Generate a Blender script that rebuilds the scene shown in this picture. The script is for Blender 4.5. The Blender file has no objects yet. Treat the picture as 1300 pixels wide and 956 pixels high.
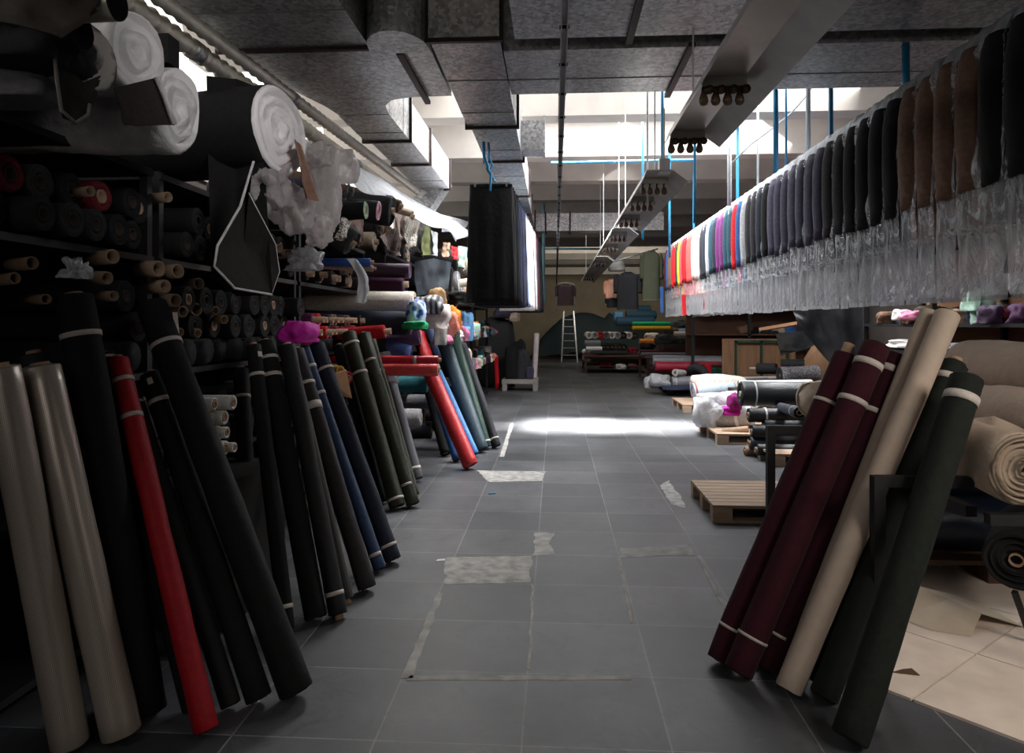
import bpy, math, random
from math import sin, cos, pi, atan, tan, radians, hypot
from mathutils import Vector, Matrix, Quaternion, noise

random.seed(11)
SC = bpy.context.scene
COL = SC.collection
RND = random.Random(5)

# ---------------------------------------------------------------- camera model (1300 x 956 frame)
F, VX, HY, EYE = 890.0, 705.0, 412.0, 1.45
YAW = atan((VX - 650.0) / F)
CA, SA = cos(YAW), sin(YAW)

def P(px, py, d):
    """point seen at a pixel, at depth d metres along the view axis"""
    xc = (px - 650.0) / F * d
    return Vector((xc * CA - d * SA, xc * SA + d * CA, EYE - (py - HY) / F * d))
def G(px, py):
    return P(px, py, F * EYE / (py - HY))
def PX(px, py, X):
    return P(px, py, X / ((px - 650.0) / F * CA - SA))
def PZ(px, py, Z):
    return P(px, py, (EYE - Z) * F / (py - HY))
def proj(v):
    xc = v[0] * CA + v[1] * SA
    d = -v[0] * SA + v[1] * CA
    return 650 + F * xc / d, HY - F * (v[2] - EYE) / d, d

# ---------------------------------------------------------------- materials
MATS = {}
def new_mat(key):
    m = bpy.data.materials.new(key)
    m.use_nodes = True
    nt = m.node_tree
    b = nt.nodes['Principled BSDF']
    return m, nt, b
def nd(nt, typ, **kw):
    n = nt.nodes.new(typ)
    for k, v in kw.items():
        if k.startswith('i_'):
            n.inputs[k[2:].replace('_', ' ')].default_value = v
        else:
            setattr(n, k, v)
    return n
def ramp(nt, stops):
    r = nt.nodes.new('ShaderNodeValToRGB')
    e = r.color_ramp.elements
    while len(e) < len(stops):
        e.new(0.5)
    for el, (p, c) in zip(e, stops):
        el.position = p
        el.color = (c[0], c[1], c[2], 1)
    return r
def sc(c, k):
    return (min(1, c[0] * k), min(1, c[1] * k), min(1, c[2] * k), 1)

def cloth(c, rough=0.88, scale=40, var=0.18, bump=0.25, key=None, sheen=0.0):
    k = key or 'cloth_%s_%s_%s' % (tuple(round(x, 3) for x in c[:3]), rough, scale)
    if k in MATS: return MATS[k]
    m, nt, b = new_mat('woven_cloth')
    tc = nd(nt, 'ShaderNodeTexCoord')
    n = nd(nt, 'ShaderNodeTexNoise', i_Scale=scale, i_Detail=4.0)
    nt.links.new(tc.outputs['Object'], n.inputs['Vector'])
    r = ramp(nt, [(0.3, sc(c, 1 - var)), (0.7, sc(c, 1 + var))])
    nt.links.new(n.outputs['Fac'], r.inputs['Fac'])
    nt.links.new(r.outputs['Color'], b.inputs['Base Color'])
    m['base'] = c[:3]
    b.inputs['Specular IOR Level'].default_value = 0.28 if rough > 0.5 else 0.5
    b.inputs['Roughness'].default_value = rough
    if sheen: b.inputs['Sheen Weight'].default_value = sheen
    n2 = nd(nt, 'ShaderNodeTexNoise', i_Scale=14.0, i_Detail=6.0, i_Roughness=0.65)
    nt.links.new(tc.outputs['Object'], n2.inputs['Vector'])
    bp = nd(nt, 'ShaderNodeBump', i_Strength=bump, i_Distance=0.03)
    nt.links.new(n2.outputs['Fac'], bp.inputs['Height'])
    nt.links.new(bp.outputs['Normal'], b.inputs['Normal'])
    MATS[k] = m
    return m

def ring_end(c, freq=260.0, lo=0.45):
    """layered end of a wound roll: rings around the local Z axis"""
    k = 'ring_%s_%s' % (tuple(round(x, 3) for x in c[:3]), freq)
    if k in MATS: return MATS[k]
    m, nt, b = new_mat('wound_roll_end')
    tc = nd(nt, 'ShaderNodeTexCoord')
    sp = nd(nt, 'ShaderNodeSeparateXYZ')
    n0 = nd(nt, 'ShaderNodeTexNoise', i_Scale=18.0, i_Detail=3.0)
    nt.links.new(tc.outputs['Object'], n0.inputs['Vector'])
    nt.links.new(tc.outputs['Object'], sp.inputs[0])
    cb = nd(nt, 'ShaderNodeCombineXYZ')
    nt.links.new(sp.outputs[0], cb.inputs[0]); nt.links.new(sp.outputs[1], cb.inputs[1])
    ln = nd(nt, 'ShaderNodeVectorMath', operation='LENGTH')
    nt.links.new(cb.outputs[0], ln.inputs[0])
    ma = nd(nt, 'ShaderNodeMath', operation='MULTIPLY_ADD')
    ma.inputs[1].default_value = freq
    mb = nd(nt, 'ShaderNodeMath', operation='MULTIPLY'); mb.inputs[1].default_value = 4.0
    nt.links.new(n0.outputs['Fac'], mb.inputs[0])
    nt.links.new(ln.outputs['Value'], ma.inputs[0]); nt.links.new(mb.outputs[0], ma.inputs[2])
    sn = nd(nt, 'ShaderNodeMath', operation='SINE')
    nt.links.new(ma.outputs[0], sn.inputs[0])
    mr = nd(nt, 'ShaderNodeMapRange', i_From_Min=-1.0, i_From_Max=1.0)
    nt.links.new(sn.outputs[0], mr.inputs['Value'])
    r = ramp(nt, [(0.0, sc(c, lo)), (0.6, sc(c, 1.0))])
    nt.links.new(mr.outputs[0], r.inputs['Fac'])
    nt.links.new(r.outputs['Color'], b.inputs['Base Color'])
    b.inputs['Roughness'].default_value = 0.9
    bp = nd(nt, 'ShaderNodeBump', i_Strength=0.5, i_Distance=0.01)
    nt.links.new(mr.outputs[0], bp.inputs['Height'])
    nt.links.new(bp.outputs['Normal'], b.inputs['Normal'])
    MATS[k] = m
    return m

def plain(key, c, rough=0.6, metal=0.0, var=0.12, scale=8.0, bump=0.0, emit=None, spec=None):
    if key in MATS: return MATS[key]
    m, nt, b = new_mat(key)
    tc = nd(nt, 'ShaderNodeTexCoord')
    n = nd(nt, 'ShaderNodeTexNoise', i_Scale=scale, i_Detail=5.0)
    nt.links.new(tc.outputs['Object'], n.inputs['Vector'])
    r = ramp(nt, [(0.3, sc(c, 1 - var)), (0.7, sc(c, 1 + var))])
    nt.links.new(n.outputs['Fac'], r.inputs['Fac'])
    nt.links.new(r.outputs['Color'], b.inputs['Base Color'])
    b.inputs['Roughness'].default_value = rough
    b.inputs['Metallic'].default_value = metal
    if spec is not None: b.inputs['Specular IOR Level'].default_value = spec
    if bump:
        bp = nd(nt, 'ShaderNodeBump', i_Strength=bump, i_Distance=0.02)
        nt.links.new(n.outputs['Fac'], bp.inputs['Height'])
        nt.links.new(bp.outputs['Normal'], b.inputs['Normal'])
    if emit:
        b.inputs['Emission Color'].default_value = (emit[0], emit[1], emit[2], 1)
        b.inputs['Emission Strength'].default_value = emit[3]
    MATS[key] = m
    return m

def galvanised():
    if 'galv' in MATS: return MATS['galv']
    m, nt, b = new_mat('galvanised_sheet_steel')
    tc = nd(nt, 'ShaderNodeTexCoord')
    v = nd(nt, 'ShaderNodeTexVoronoi', i_Scale=38.0)
    n = nd(nt, 'ShaderNodeTexNoise', i_Scale=2.2, i_Detail=5.0)
    nt.links.new(tc.outputs['Object'], v.inputs['Vector'])
    nt.links.new(tc.outputs['Object'], n.inputs['Vector'])
    sp = nd(nt, 'ShaderNodeSeparateColor')
    nt.links.new(v.outputs['Color'], sp.inputs[0])
    mx = nd(nt, 'ShaderNodeMath', operation='MULTIPLY_ADD'); mx.inputs[1].default_value = 0.45
    nt.links.new(sp.outputs[0], mx.inputs[0]); 
    m2 = nd(nt, 'ShaderNodeMath', operation='MULTIPLY'); m2.inputs[1].default_value = 0.6
    nt.links.new(n.outputs['Fac'], m2.inputs[0]); nt.links.new(m2.outputs[0], mx.inputs[2])
    r = ramp(nt, [(0.2, (0.2, 0.2, 0.205)), (0.85, (0.68, 0.68, 0.69))])
    nt.links.new(mx.outputs[0], r.inputs['Fac'])
    nt.links.new(r.outputs['Color'], b.inputs['Base Color'])
    b.inputs['Metallic'].default_value = 0.55
    b.inputs['Roughness'].default_value = 0.42
    bp = nd(nt, 'ShaderNodeBump', i_Strength=0.25, i_Distance=0.05)
    nt.links.new(n.outputs['Fac'], bp.inputs['Height'])
    nt.links.new(bp.outputs['Normal'], b.inputs['Normal'])
    MATS['galv'] = m
    return m

def film(key='clear_film', clear=0.72, milk=(0.75, 0.77, 0.8), wr=9.0, stretch=(1, 1, 0.25), gloss=0.45, hem=False):
    """thin wrinkled plastic: see-through with white milky haze and highlights"""
    if key in MATS: return MATS[key]
    m, nt, b = new_mat(key)
    nt.nodes.remove(b)
    out = nt.nodes['Material Output']
    tc = nd(nt, 'ShaderNodeTexCoord')
    mp = nd(nt, 'ShaderNodeMapping'); mp.inputs['Scale'].default_value = stretch
    nt.links.new(tc.outputs['Object'], mp.inputs['Vector'])
    n = nd(nt, 'ShaderNodeTexNoise', i_Scale=wr, i_Detail=6.0, i_Roughness=0.7, i_Distortion=0.8)
    nt.links.new(mp.outputs[0], n.inputs['Vector'])
    bp = nd(nt, 'ShaderNodeBump', i_Strength=0.95, i_Distance=0.06)
    nt.links.new(n.outputs['Fac'], bp.inputs['Height'])
    tr = nd(nt, 'ShaderNodeBsdfTransparent')
    gl = nd(nt, 'ShaderNodeBsdfGlossy', i_Roughness=0.18); gl.inputs['Color'].default_value = (0.9, 0.93, 0.97, 1)
    df = nd(nt, 'ShaderNodeBsdfTranslucent'); df.inputs['Color'].default_value = (*milk, 1)
    d2 = nd(nt, 'ShaderNodeBsdfDiffuse'); d2.inputs['Color'].default_value = (*milk, 1)
    for x in (gl, df, d2): nt.links.new(bp.outputs['Normal'], x.inputs['Normal'])
    mk = nd(nt, 'ShaderNodeMixShader'); mk.inputs[0].default_value = 0.5
    nt.links.new(df.outputs[0], mk.inputs[1]); nt.links.new(d2.outputs[0], mk.inputs[2])
    m1 = nd(nt, 'ShaderNodeMixShader'); m1.inputs[0].default_value = gloss
    nt.links.new(mk.outputs[0], m1.inputs[1]); nt.links.new(gl.outputs[0], m1.inputs[2])
    # creases are hazier than flat film
    cr = ramp(nt, [(0.42, (clear, clear, clear)), (0.5, (clear * 0.62,) * 3), (0.58, (clear, clear, clear))])
    nt.links.new(n.outputs['Fac'], cr.inputs['Fac'])
    m2 = nd(nt, 'ShaderNodeMixShader')
    if hem:   # doubled, hazier film over the shoulders and along the loose hem
        sp = nd(nt, 'ShaderNodeSeparateXYZ'); nt.links.new(tc.outputs['Object'], sp.inputs[0])
        hz = ramp(nt, [(0.0, (0.42,) * 3), (0.17, (0.58,) * 3), (0.27, (1,) * 3), (0.88, (1,) * 3), (0.96, (0.3,) * 3)])
        mr = nd(nt, 'ShaderNodeMapRange', i_From_Min=-1.35, i_From_Max=0.05); nt.links.new(sp.outputs[2], mr.inputs['Value'])
        nt.links.new(mr.outputs[0], hz.inputs['Fac'])
        mm = nd(nt, 'ShaderNodeMath', operation='MULTIPLY')
        nt.links.new(cr.outputs['Color'], mm.inputs[0]); nt.links.new(hz.outputs['Color'], mm.inputs[1])
        nt.links.new(mm.outputs[0], m2.inputs[0])
    else:
        nt.links.new(cr.outputs['Color'], m2.inputs[0])
    nt.links.new(m1.outputs[0], m2.inputs[1]); nt.links.new(tr.outputs[0], m2.inputs[2])
    nt.links.new(m2.outputs[0], out.inputs['Surface'])
    MATS[key] = m
    return m

def wood(key, c1, c2, axis=0, scale=3.0, rough=0.7):
    if key in MATS: return MATS[key]
    m, nt, b = new_mat(key)
    tc = nd(nt, 'ShaderNodeTexCoord')
    mp = nd(nt, 'ShaderNodeMapping')
    s = [14.0, 14.0, 14.0]; s[axis] = 1.0
    mp.inputs['Scale'].default_value = s
    nt.links.new(tc.outputs['Object'], mp.inputs['Vector'])
    n = nd(nt, 'ShaderNodeTexNoise', i_Scale=scale, i_Detail=6.0, i_Distortion=0.6)
    nt.links.new(mp.outputs[0], n.inputs['Vector'])
    r = ramp(nt, [(0.3, c1), (0.7, c2)])
    nt.links.new(n.outputs['Fac'], r.inputs['Fac'])
    nt.links.new(r.outputs['Color'], b.inputs['Base Color'])
    b.inputs['Roughness'].default_value = rough
    bp = nd(nt, 'ShaderNodeBump', i_Strength=0.15, i_Distance=0.01)
    nt.links.new(n.outputs['Fac'], bp.inputs['Height'])
    nt.links.new(bp.outputs['Normal'], b.inputs['Normal'])
    MATS[key] = m
    return m

def pattern_cloth(key, c1, c2, kind='dots', scale=60.0, rough=0.7, metal=0.0):
    if key in MATS: return MATS[key]
    m, nt, b = new_mat(key)
    tc = nd(nt, 'ShaderNodeTexCoord')
    if kind == 'dots':
        # dots on a cylinder: angle and height turned into a small grid
        sp = nd(nt, 'ShaderNodeSeparateXYZ'); nt.links.new(tc.outputs['Object'], sp.inputs[0])
        at = nd(nt, 'ShaderNodeMath', operation='ARCTAN2'); nt.links.new(sp.outputs[1], at.inputs[0]); nt.links.new(sp.outputs[0], at.inputs[1])
        mu = nd(nt, 'ShaderNodeMath', operation='MULTIPLY'); mu.inputs[1].default_value = 0.07; nt.links.new(at.outputs[0], mu.inputs[0])
        cb = nd(nt, 'ShaderNodeCombineXYZ'); nt.links.new(mu.outputs[0], cb.inputs[0]); nt.links.new(sp.outputs[2], cb.inputs[1])
        v = nd(nt, 'ShaderNodeTexVoronoi', i_Scale=scale, i_Randomness=0.0, feature='F1'); nt.links.new(cb.outputs[0], v.inputs['Vector'])
        r = ramp(nt, [(0.22, c2), (0.34, c1)]); nt.links.new(v.outputs['Distance'], r.inputs['Fac'])
    elif kind == 'check':
        v = nd(nt, 'ShaderNodeTexChecker', i_Scale=scale); nt.links.new(tc.outputs['Object'], v.inputs['Vector'])
        v.inputs['Color1'].default_value = (*c1, 1); v.inputs['Color2'].default_value = (*c2, 1)
        r = v
    elif kind == 'stripe':
        v = nd(nt, 'ShaderNodeTexWave', i_Scale=scale, i_Distortion=0.4); nt.links.new(tc.outputs['Object'], v.inputs['Vector'])
        r = ramp(nt, [(0.35, c1), (0.6, c2)]); nt.links.new(v.outputs['Fac'], r.inputs['Fac'])
    else:
        v = nd(nt, 'ShaderNodeTexVoronoi', i_Scale=scale); nt.links.new(tc.outputs['Object'], v.inputs['Vector'])
        r = ramp(nt, [(0.3, c1), (0.5, c2)]); nt.links.new(v.outputs['Distance'], r.inputs['Fac'])
    nt.links.new(r.outputs['Color'], b.inputs['Base Color'])
    b.inputs['Roughness'].default_value = rough
    b.inputs['Metallic'].default_value = metal
    MATS[key] = m
    return m

BLACK = (0.009, 0.009, 0.0105)
CH = dict(
    black=BLACK, charcoal=(0.03, 0.03, 0.034), navy=(0.018, 0.024, 0.05), denim=(0.035, 0.05, 0.085), blue=(0.03, 0.09, 0.25),
    bright_blue=(0.05, 0.3, 0.75), red=(0.55, 0.012, 0.02), salmon=(0.7, 0.09, 0.08), maroon=(0.085, 0.008, 0.02), olive=(0.045, 0.05, 0.03),
    green=(0.012, 0.05, 0.035), dark_green=(0.016, 0.022, 0.017), teal=(0.02, 0.13, 0.15), slate=(0.09, 0.14, 0.17), grey=(0.2, 0.2, 0.22),
    light_grey=(0.42, 0.42, 0.43), white=(0.78, 0.78, 0.76), cream=(0.62, 0.52, 0.42), brown=(0.15, 0.085, 0.055), purple=(0.1, 0.05, 0.11),
    plum=(0.11, 0.02, 0.08), magenta=(0.5, 0.02, 0.35), pink=(0.75, 0.25, 0.4), coral=(0.8, 0.3, 0.22), sky=(0.2, 0.45, 0.75),
    yellow=(0.75, 0.42, 0.04), orange=(0.8, 0.25, 0.03), mint=(0.4, 0.62, 0.52), kraft=(0.36, 0.24, 0.16), leaf=(0.02, 0.4, 0.15),
    beige=(0.45, 0.36, 0.28), dusky=(0.05, 0.045, 0.075), plastic_white=(0.7, 0.72, 0.75), dark_red=(0.2, 0.01, 0.02))
def cl(name):
    return cloth(CH[name], sheen=0.0)

KRAFT = plain('kraft_cardboard', (0.36, 0.24, 0.16), 0.85, var=0.2, scale=30)
PAPER = plain('paper_label', (0.55, 0.5, 0.46), 0.8, var=0.1, scale=60)
PRINT = plain('printed_ink', (0.1, 0.1, 0.11), 0.8)
STEEL_BLACK = plain('black_painted_steel', (0.01, 0.01, 0.011), 0.55, 0.1, bump=0.05, scale=40)
STEEL = plain('bare_steel', (0.45, 0.45, 0.46), 0.35, 0.85, scale=25)
BLUE_PAINT = plain('blue_painted_steel', (0.02, 0.22, 0.42), 0.45, 0.1, scale=20)
WHITE_PAINT = plain('white_painted_steel', (0.8, 0.82, 0.85), 0.45, scale=20)
RUST = plain('dark_angle_iron', (0.035, 0.02, 0.018), 0.6, 0.4, var=0.4, scale=30, bump=0.1)
GALV = galvanised()

# ---------------------------------------------------------------- mesh helpers
class MB:
    def __init__(s):
        s.v = []; s.f = []; s.m = []
    def add(s, vs, fs, mi=0):
        o = len(s.v)
        s.v += [tuple(x) for x in vs]
        s.f += [tuple(i + o for i in f) for f in fs]
        s.m += [mi] * len(fs)
        return s
    def box(s, c, d, mi=0, rot=None):
        hx, hy, hz = d[0] / 2, d[1] / 2, d[2] / 2
        vs = [Vector((x, y, z)) for x in (-hx, hx) for y in (-hy, hy) for z in (-hz, hz)]
        if rot is not None: vs = [rot @ v for v in vs]
        vs = [v + Vector(c) for v in vs]
        return s.add(vs, [(0, 1, 3, 2), (4, 6, 7, 5), (0, 4, 5, 1), (2, 3, 7, 6), (0, 2, 6, 4), (1, 5, 7, 3)], mi)
    def span(s, a, b, mi=0):
        a, b = Vector(a), Vector(b)
        return s.box((a + b) / 2, (abs(b.x - a.x), abs(b.y - a.y), abs(b.z - a.z)), mi)
    def bar(s, a, b, w, h=None, mi=0, up=(0, 0, 1)):
        a, b = Vector(a), Vector(b); h = h or w
        z = (b - a); L = z.length; z.normalize()
        u = Vector(up)
        if abs(z.dot(u)) > 0.99: u = Vector((1, 0, 0))
        x = z.cross(u).normalized(); y = x.cross(z).normalized()
        vs = []
        for t in (0, 1):
            c = a + z * L * t
            for sx, sy in ((-1, -1), (1, -1), (1, 1), (-1, 1)):
                vs.append(c + x * sx * w / 2 + y * sy * h / 2)
        return s.add(vs, [(3, 2, 1, 0), (4, 5, 6, 7), (0, 1, 5, 4), (1, 2, 6, 5), (2, 3, 7, 6), (3, 0, 4, 7)], mi)
    def tube(s, pts, r, n=10, mi=0, cap=True):
        pts = [Vector(p) for p in pts]
        rs = r if isinstance(r, (list, tuple)) else [r] * len(pts)
        vs = []; fs = []
        px = None
        for i, p in enumerate(pts):
            t = (pts[min(i + 1, len(pts) - 1)] - pts[max(i - 1, 0)]).normalized()
            if px is None:
                u = Vector((0, 0, 1)) if abs(t.z) < 0.9 else Vector((1, 0, 0))
                px = t.cross(u).normalized()
            else:
                px = (px - t * px.dot(t)).normalized()
            py = t.cross(px)
            for k in range(n):
                a = 2 * pi * k / n
                vs.append(p + (px * cos(a) + py * sin(a)) * rs[i])
        for i in range(len(pts) - 1):
            for k in range(n):
                a = i * n + k; b2 = i * n + (k + 1) % n
                fs.append((a, b2, b2 + n, a + n))
        if cap:
            fs.append(tuple(range(n - 1, -1, -1)))
            fs.append(tuple(range((len(pts) - 1) * n, len(pts) * n)))
        return s.add(vs, fs, mi)
    def ring_tube(s, z0, z1, ro, ri, n=14, mi=0, c=(0, 0)):
        """hollow tube along local Z"""
        vs = []
        for z, r in ((z0, ro), (z1, ro), (z1, ri), (z0, ri)):
            for k in range(n):
                a = 2 * pi * k / n
                vs.append((c[0] + r * cos(a), c[1] + r * sin(a), z))
        fs = []
        for q in range(4):
            for k in range(n):
                a = q * n + k; b = q * n + (k + 1) % n
                c2 = ((q + 1) % 4) * n
                fs.append((a, b, c2 + (k + 1) % n, c2 + k))
        return s.add(vs, fs, mi)
    def grid(s, fn, nu, nv, mi=0):
        vs = [fn(i / nu, j / nv) for j in range(nv + 1) for i in range(nu + 1)]
        fs = [(j * (nu + 1) + i, j * (nu + 1) + i + 1, (j + 1) * (nu + 1) + i + 1, (j + 1) * (nu + 1) + i) for j in range(nv) for i in range(nu)]
        return s.add(vs, fs, mi)
    def prism(s, poly, z0, z1, mi=0):
        n = len(poly)
        vs = [(p[0], p[1], z0) for p in poly] + [(p[0], p[1], z1) for p in poly]
        fs = [tuple(range(n - 1, -1, -1)), tuple(range(n, 2 * n))] + [(i, (i + 1) % n, n + (i + 1) % n, n + i) for i in range(n)]
        return s.add(vs, fs, mi)
    def mesh(s, name, mats, smooth=False, off=None):
        me = bpy.data.meshes.new(name)
        vs = s.v if off is None else [(v[0] - off[0], v[1] - off[1], v[2] - off[2]) for v in s.v]
        me.from_pydata(vs, [], s.f)
        for m in mats: me.materials.append(m)
        me.polygons.foreach_set('material_index', s.m)
        if smooth: me.polygons.foreach_set('use_smooth', [True] * len(s.f))
        me.update()
        return me
    def build(s, name, mats, parent=None, smooth=False, loc=None):
        if not isinstance(mats, (list, tuple)): mats = [mats]
        off = None
        if loc is not None: off = loc
        elif parent is not None: off = wloc(parent)
        o = bpy.data.objects.new(name, s.mesh(name, mats, smooth, off))
        COL.objects.link(o)
        if parent is not None: o.parent = parent
        elif loc is not None: o.location = loc
        return o

def wloc(o):
    v = Vector(o.location)
    while o.parent is not None:
        o = o.parent; v = v + Vector(o.location)
    return v
def put(name, me, parent=None, mats=None):
    o = bpy.data.objects.new(name, me); COL.objects.link(o)
    if parent is not None: o.parent = parent
    if mats:
        for i, m in enumerate(mats):
            o.material_slots[i].link = 'OBJECT'; o.material_slots[i].material = m
    return o
def tag(o, label, cat, group=None, kind=None):
    o['label'] = label; o['category'] = cat
    if group: o['group'] = group
    if kind: o['kind'] = kind
    return o
def thing(name, loc, label, cat, group=None, rot=None):
    o = bpy.data.objects.new(name, None); COL.objects.link(o)
    o.empty_display_size = 0.1
    o.location = loc
    if rot is not None:
        o.rotation_mode = 'QUATERNION'; o.rotation_quaternion = rot
    return tag(o, label, cat, group)
def struct(name, mb, mats, smooth=False):
    o = mb.build(name, mats, None, smooth); o['kind'] = 'structure'
    return o
ORD = 'first second third fourth fifth sixth seventh eighth ninth tenth eleventh twelfth thirteenth fourteenth fifteenth sixteenth seventeenth eighteenth nineteenth twentieth'.split()
TENS = {2: 'twenty', 3: 'thirty', 4: 'forty', 5: 'fifty', 6: 'sixty'}
def ordinal(i):   # 1-based
    if i <= 20: return ORD[i - 1]
    t, u = divmod(i, 10)
    return ('twentieth thirtieth fortieth fiftieth sixtieth'.split()[t - 2]) if u == 0 else TENS[t] + '-' + ORD[u - 1]

# ---------------------------------------------------------------- fabric rolls
def roll_mesh(r, L, rc, seed=0, wob=0.03, nseg=24, nring=22, lay=7, sag=0.0, taper=0.0, oval=1.0, ridge=0.0):
    """wound roll along local Z, slot 0 side, slot 1 ends"""
    mb = MB(); vs = []; fs = []; mi = []
    so = seed * 7.31
    for j in range(nring + 1):
        t = j / nring
        for k in range(nseg):
            a = 2 * pi * k / nseg
            step = 0.05 * (1 - k / nseg)
            w = noise.noise(Vector((cos(a) * 1.3 + so, sin(a) * 1.3, t * L * 3.2))) * wob * 1.6 + noise.noise(Vector((cos(a) * 2.5 - so, sin(a) * 2.5, t * L * 13))) * wob
            rr = r * (1 + step + w - taper * t)
            if ridge and k < 3:
                rr += ridge * r * (0.6 + 0.7 * noise.noise(Vector((so, k * 0.3, t * L * 9))))
            bend = sag * 4 * t * (1 - t)
            vs.append((rr * cos(a) * oval + bend, rr * sin(a) / oval, t * L))
    for j in range(nring):
        for k in range(nseg):
            a = j * nseg + k; b = j * nseg + (k + 1) % nseg
            fs.append((a, b, b + nseg, a + nseg)); mi.append(0)
    for end in (0, 1):
        base = 0 if end == 0 else nring * nseg
        prev = [base + k for k in range(nseg)]
        z0 = 0 if end == 0 else L
        sg = -1 if end == 0 else 1
        for q in range(1, lay + 1):
            f = 1 - q / lay
            rq = rc + (r - rc) * f
            cur = []
            for k in range(nseg):
                a = 2 * pi * k / nseg
                dz = sg * ((0.012 * r / 0.1) * (1 if q % 2 else -1) + 0.1 * r * noise.noise(Vector((cos(a) + so, sin(a), q * 0.9 + end * 5))))
                if q == lay: dz = -sg * 0.03
                cur.append(len(vs))
                st = 1 + 0.03 * (1 - k / nseg)
                vs.append((rq * cos(a) * st * oval, rq * sin(a) * st / oval, z0 + dz))
            for k in range(nseg):
                k2 = (k + 1) % nseg
                q4 = (prev[k], prev[k2], cur[k2], cur[k])
                fs.append(q4 if end else q4[::-1]); mi.append(1)
            prev = cur
        fs.append(tuple(prev) if end else tuple(prev[::-1])); mi.append(1)
    mb.v, mb.f, mb.m = vs, fs, mi
    return mb.mesh('fabric_roll_body', [None, None], smooth=True)

ROLLCACHE = {}
def dirquat(a, b, spin=0.0):
    z = (Vector(b) - Vector(a)).normalized()
    q = Vector((0, 0, 1)).rotation_difference(z)
    return q @ Quaternion((0, 0, 1), spin)

def roll(p0, p1, r, col, label, group=None, bands=(), core=0.02, core0=0.0, rc=None, endcol=None, wob=0.03, tags=(), spin=None, cat='fabric roll',
         name='fabric_roll', cache=True, seed=None, sag=0.0, ridge=0.0, lay=7, corecol=None, oval=1.0, simple=False, bandmat=None):
    p0, p1 = Vector(p0), Vector(p1)
    L = (p1 - p0).length
    mat = col if not isinstance(col, str) else cl(col)
    if endcol is None:
        base = CH[col] if isinstance(col, str) else (tuple(col['base']) if 'base' in col.keys() else (0.06, 0.06, 0.065))
        em = ring_end(base)
    else:
        em = endcol if not isinstance(endcol, str) else ring_end(CH[endcol])
    rc = rc or min(0.032, r * 0.5)
    seed = RND.randrange(6) if seed is None else seed
    key = (round(r, 2), round(L, 1), seed, round(wob, 3), sag, ridge, lay, oval)
    rt = thing(name, p0, label, cat, group, dirquat(p0, p1, RND.uniform(0, 6.28) if spin is None else spin))
    if cache and key in ROLLCACHE:
        me, mr, mL = ROLLCACHE[key]
    else:
        me = roll_mesh(r, L, rc, seed, wob, sag=sag, ridge=ridge, lay=lay, oval=oval); mr, mL = r, L
        ROLLCACHE[key] = (me, r, L)
    o = put('fabric', me, rt, [mat, em])
    o.scale = (r / mr, r / mr, L / mL)
    if core is not None:
        mb = MB()
        mb.ring_tube(-core0, L + core, rc, rc * 0.78)
        o2 = bpy.data.objects.new('cardboard_core', mb.mesh('cardboard_core', [corecol or KRAFT], True)); COL.objects.link(o2); o2.parent = rt
    for (t, w) in bands:
        mb = MB(); mb.ring_tube(L * t, L * t + w, r * 1.085, r * 0.98, n=24)
        o3 = bpy.data.objects.new('paper_band', mb.mesh('paper_band', [bandmat or PAPER], True)); COL.objects.link(o3); o3.parent = rt
    for (t, ang, w, h) in tags:
        mb = MB()
        R = r * 1.1; pts = []
        for i in range(4):
            a = ang + (i / 3 - 0.5) * w / r
            pts += [(R * cos(a), R * sin(a), L * t), (R * cos(a), R * sin(a), L * t + h)]
        mb.add(pts, [(2 * i, 2 * i + 2, 2 * i + 3, 2 * i + 1) for i in range(3)])
        o4 = bpy.data.objects.new('price_tag', mb.mesh('price_tag', [PAPER], True)); COL.objects.link(o4); o4.parent = rt
    return rt

# ---------------------------------------------------------------- cloth and crumpled shapes
def crumple(center, size, seed, rough=0.35, freq=2.2, flat=True, nu=44, nv=26):
    """a heap of crumpled cloth as one closed surface with soft directional folds"""
    mb = MB(); so = seed * 3.77
    c = Vector(center)
    rot = Quaternion((noise.noise(Vector((so, 1, 2))), noise.noise(Vector((so, 5, 1))), noise.noise(Vector((3, so, 2))) + 0.6), so).to_matrix()
    vs = []
    for j in range(nv + 1):
        ph = pi * j / nv
        for i in range(nu):
            th = 2 * pi * i / nu
            n = Vector((sin(ph) * cos(th), sin(ph) * sin(th), cos(ph)))
            q = n * freq * 0.55 + Vector((so, so * 0.5, -so))
            w = rot @ n
            base = noise.noise(q)
            fold = sin(9.0 * w.x + 5.0 * noise.noise(q * 1.3) + so)
            fold2 = sin(17.0 * w.y + 6.0 * noise.noise(q * 1.9 + Vector((4, 1, 2))))
            # squarish heap rather than a ball
            k = 1.0 / max(abs(n.x), abs(n.y), abs(n.z), 0.6) ** 0.55
            d = 0.86 * k * (1 + rough * 0.9 * base + rough * 0.22 * (1 - abs(fold)) + rough * 0.1 * (1 - abs(fold2)))
            p = n * d
            z = p.z
            if flat and z < -0.55: z = -0.55 + (z + 0.55) * 0.06
            vs.append(c + Vector((p.x * size[0], p.y * size[1], z * size[2])))
    fs = []
    for j in range(nv):
        for i in range(nu):
            a = j * nu + i; b = j * nu + (i + 1) % nu
            fs.append((a, a + nu, b + nu, b))
    mb.add(vs, fs)
    return mb
def bundle(name, center, size, col, label, cat, seed=None, group=None, rough=0.35, freq=2.2):
    seed = RND.randrange(1, 400) if seed is None else seed
    mat = col if not isinstance(col, str) else cl(col)
    c = Vector(center)
    o = crumple(c, size, seed, rough, freq).build(name, mat, None, True, loc=c - Vector((0, 0, size[2] * 0.55)))
    return tag(o, label, cat, group)
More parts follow.
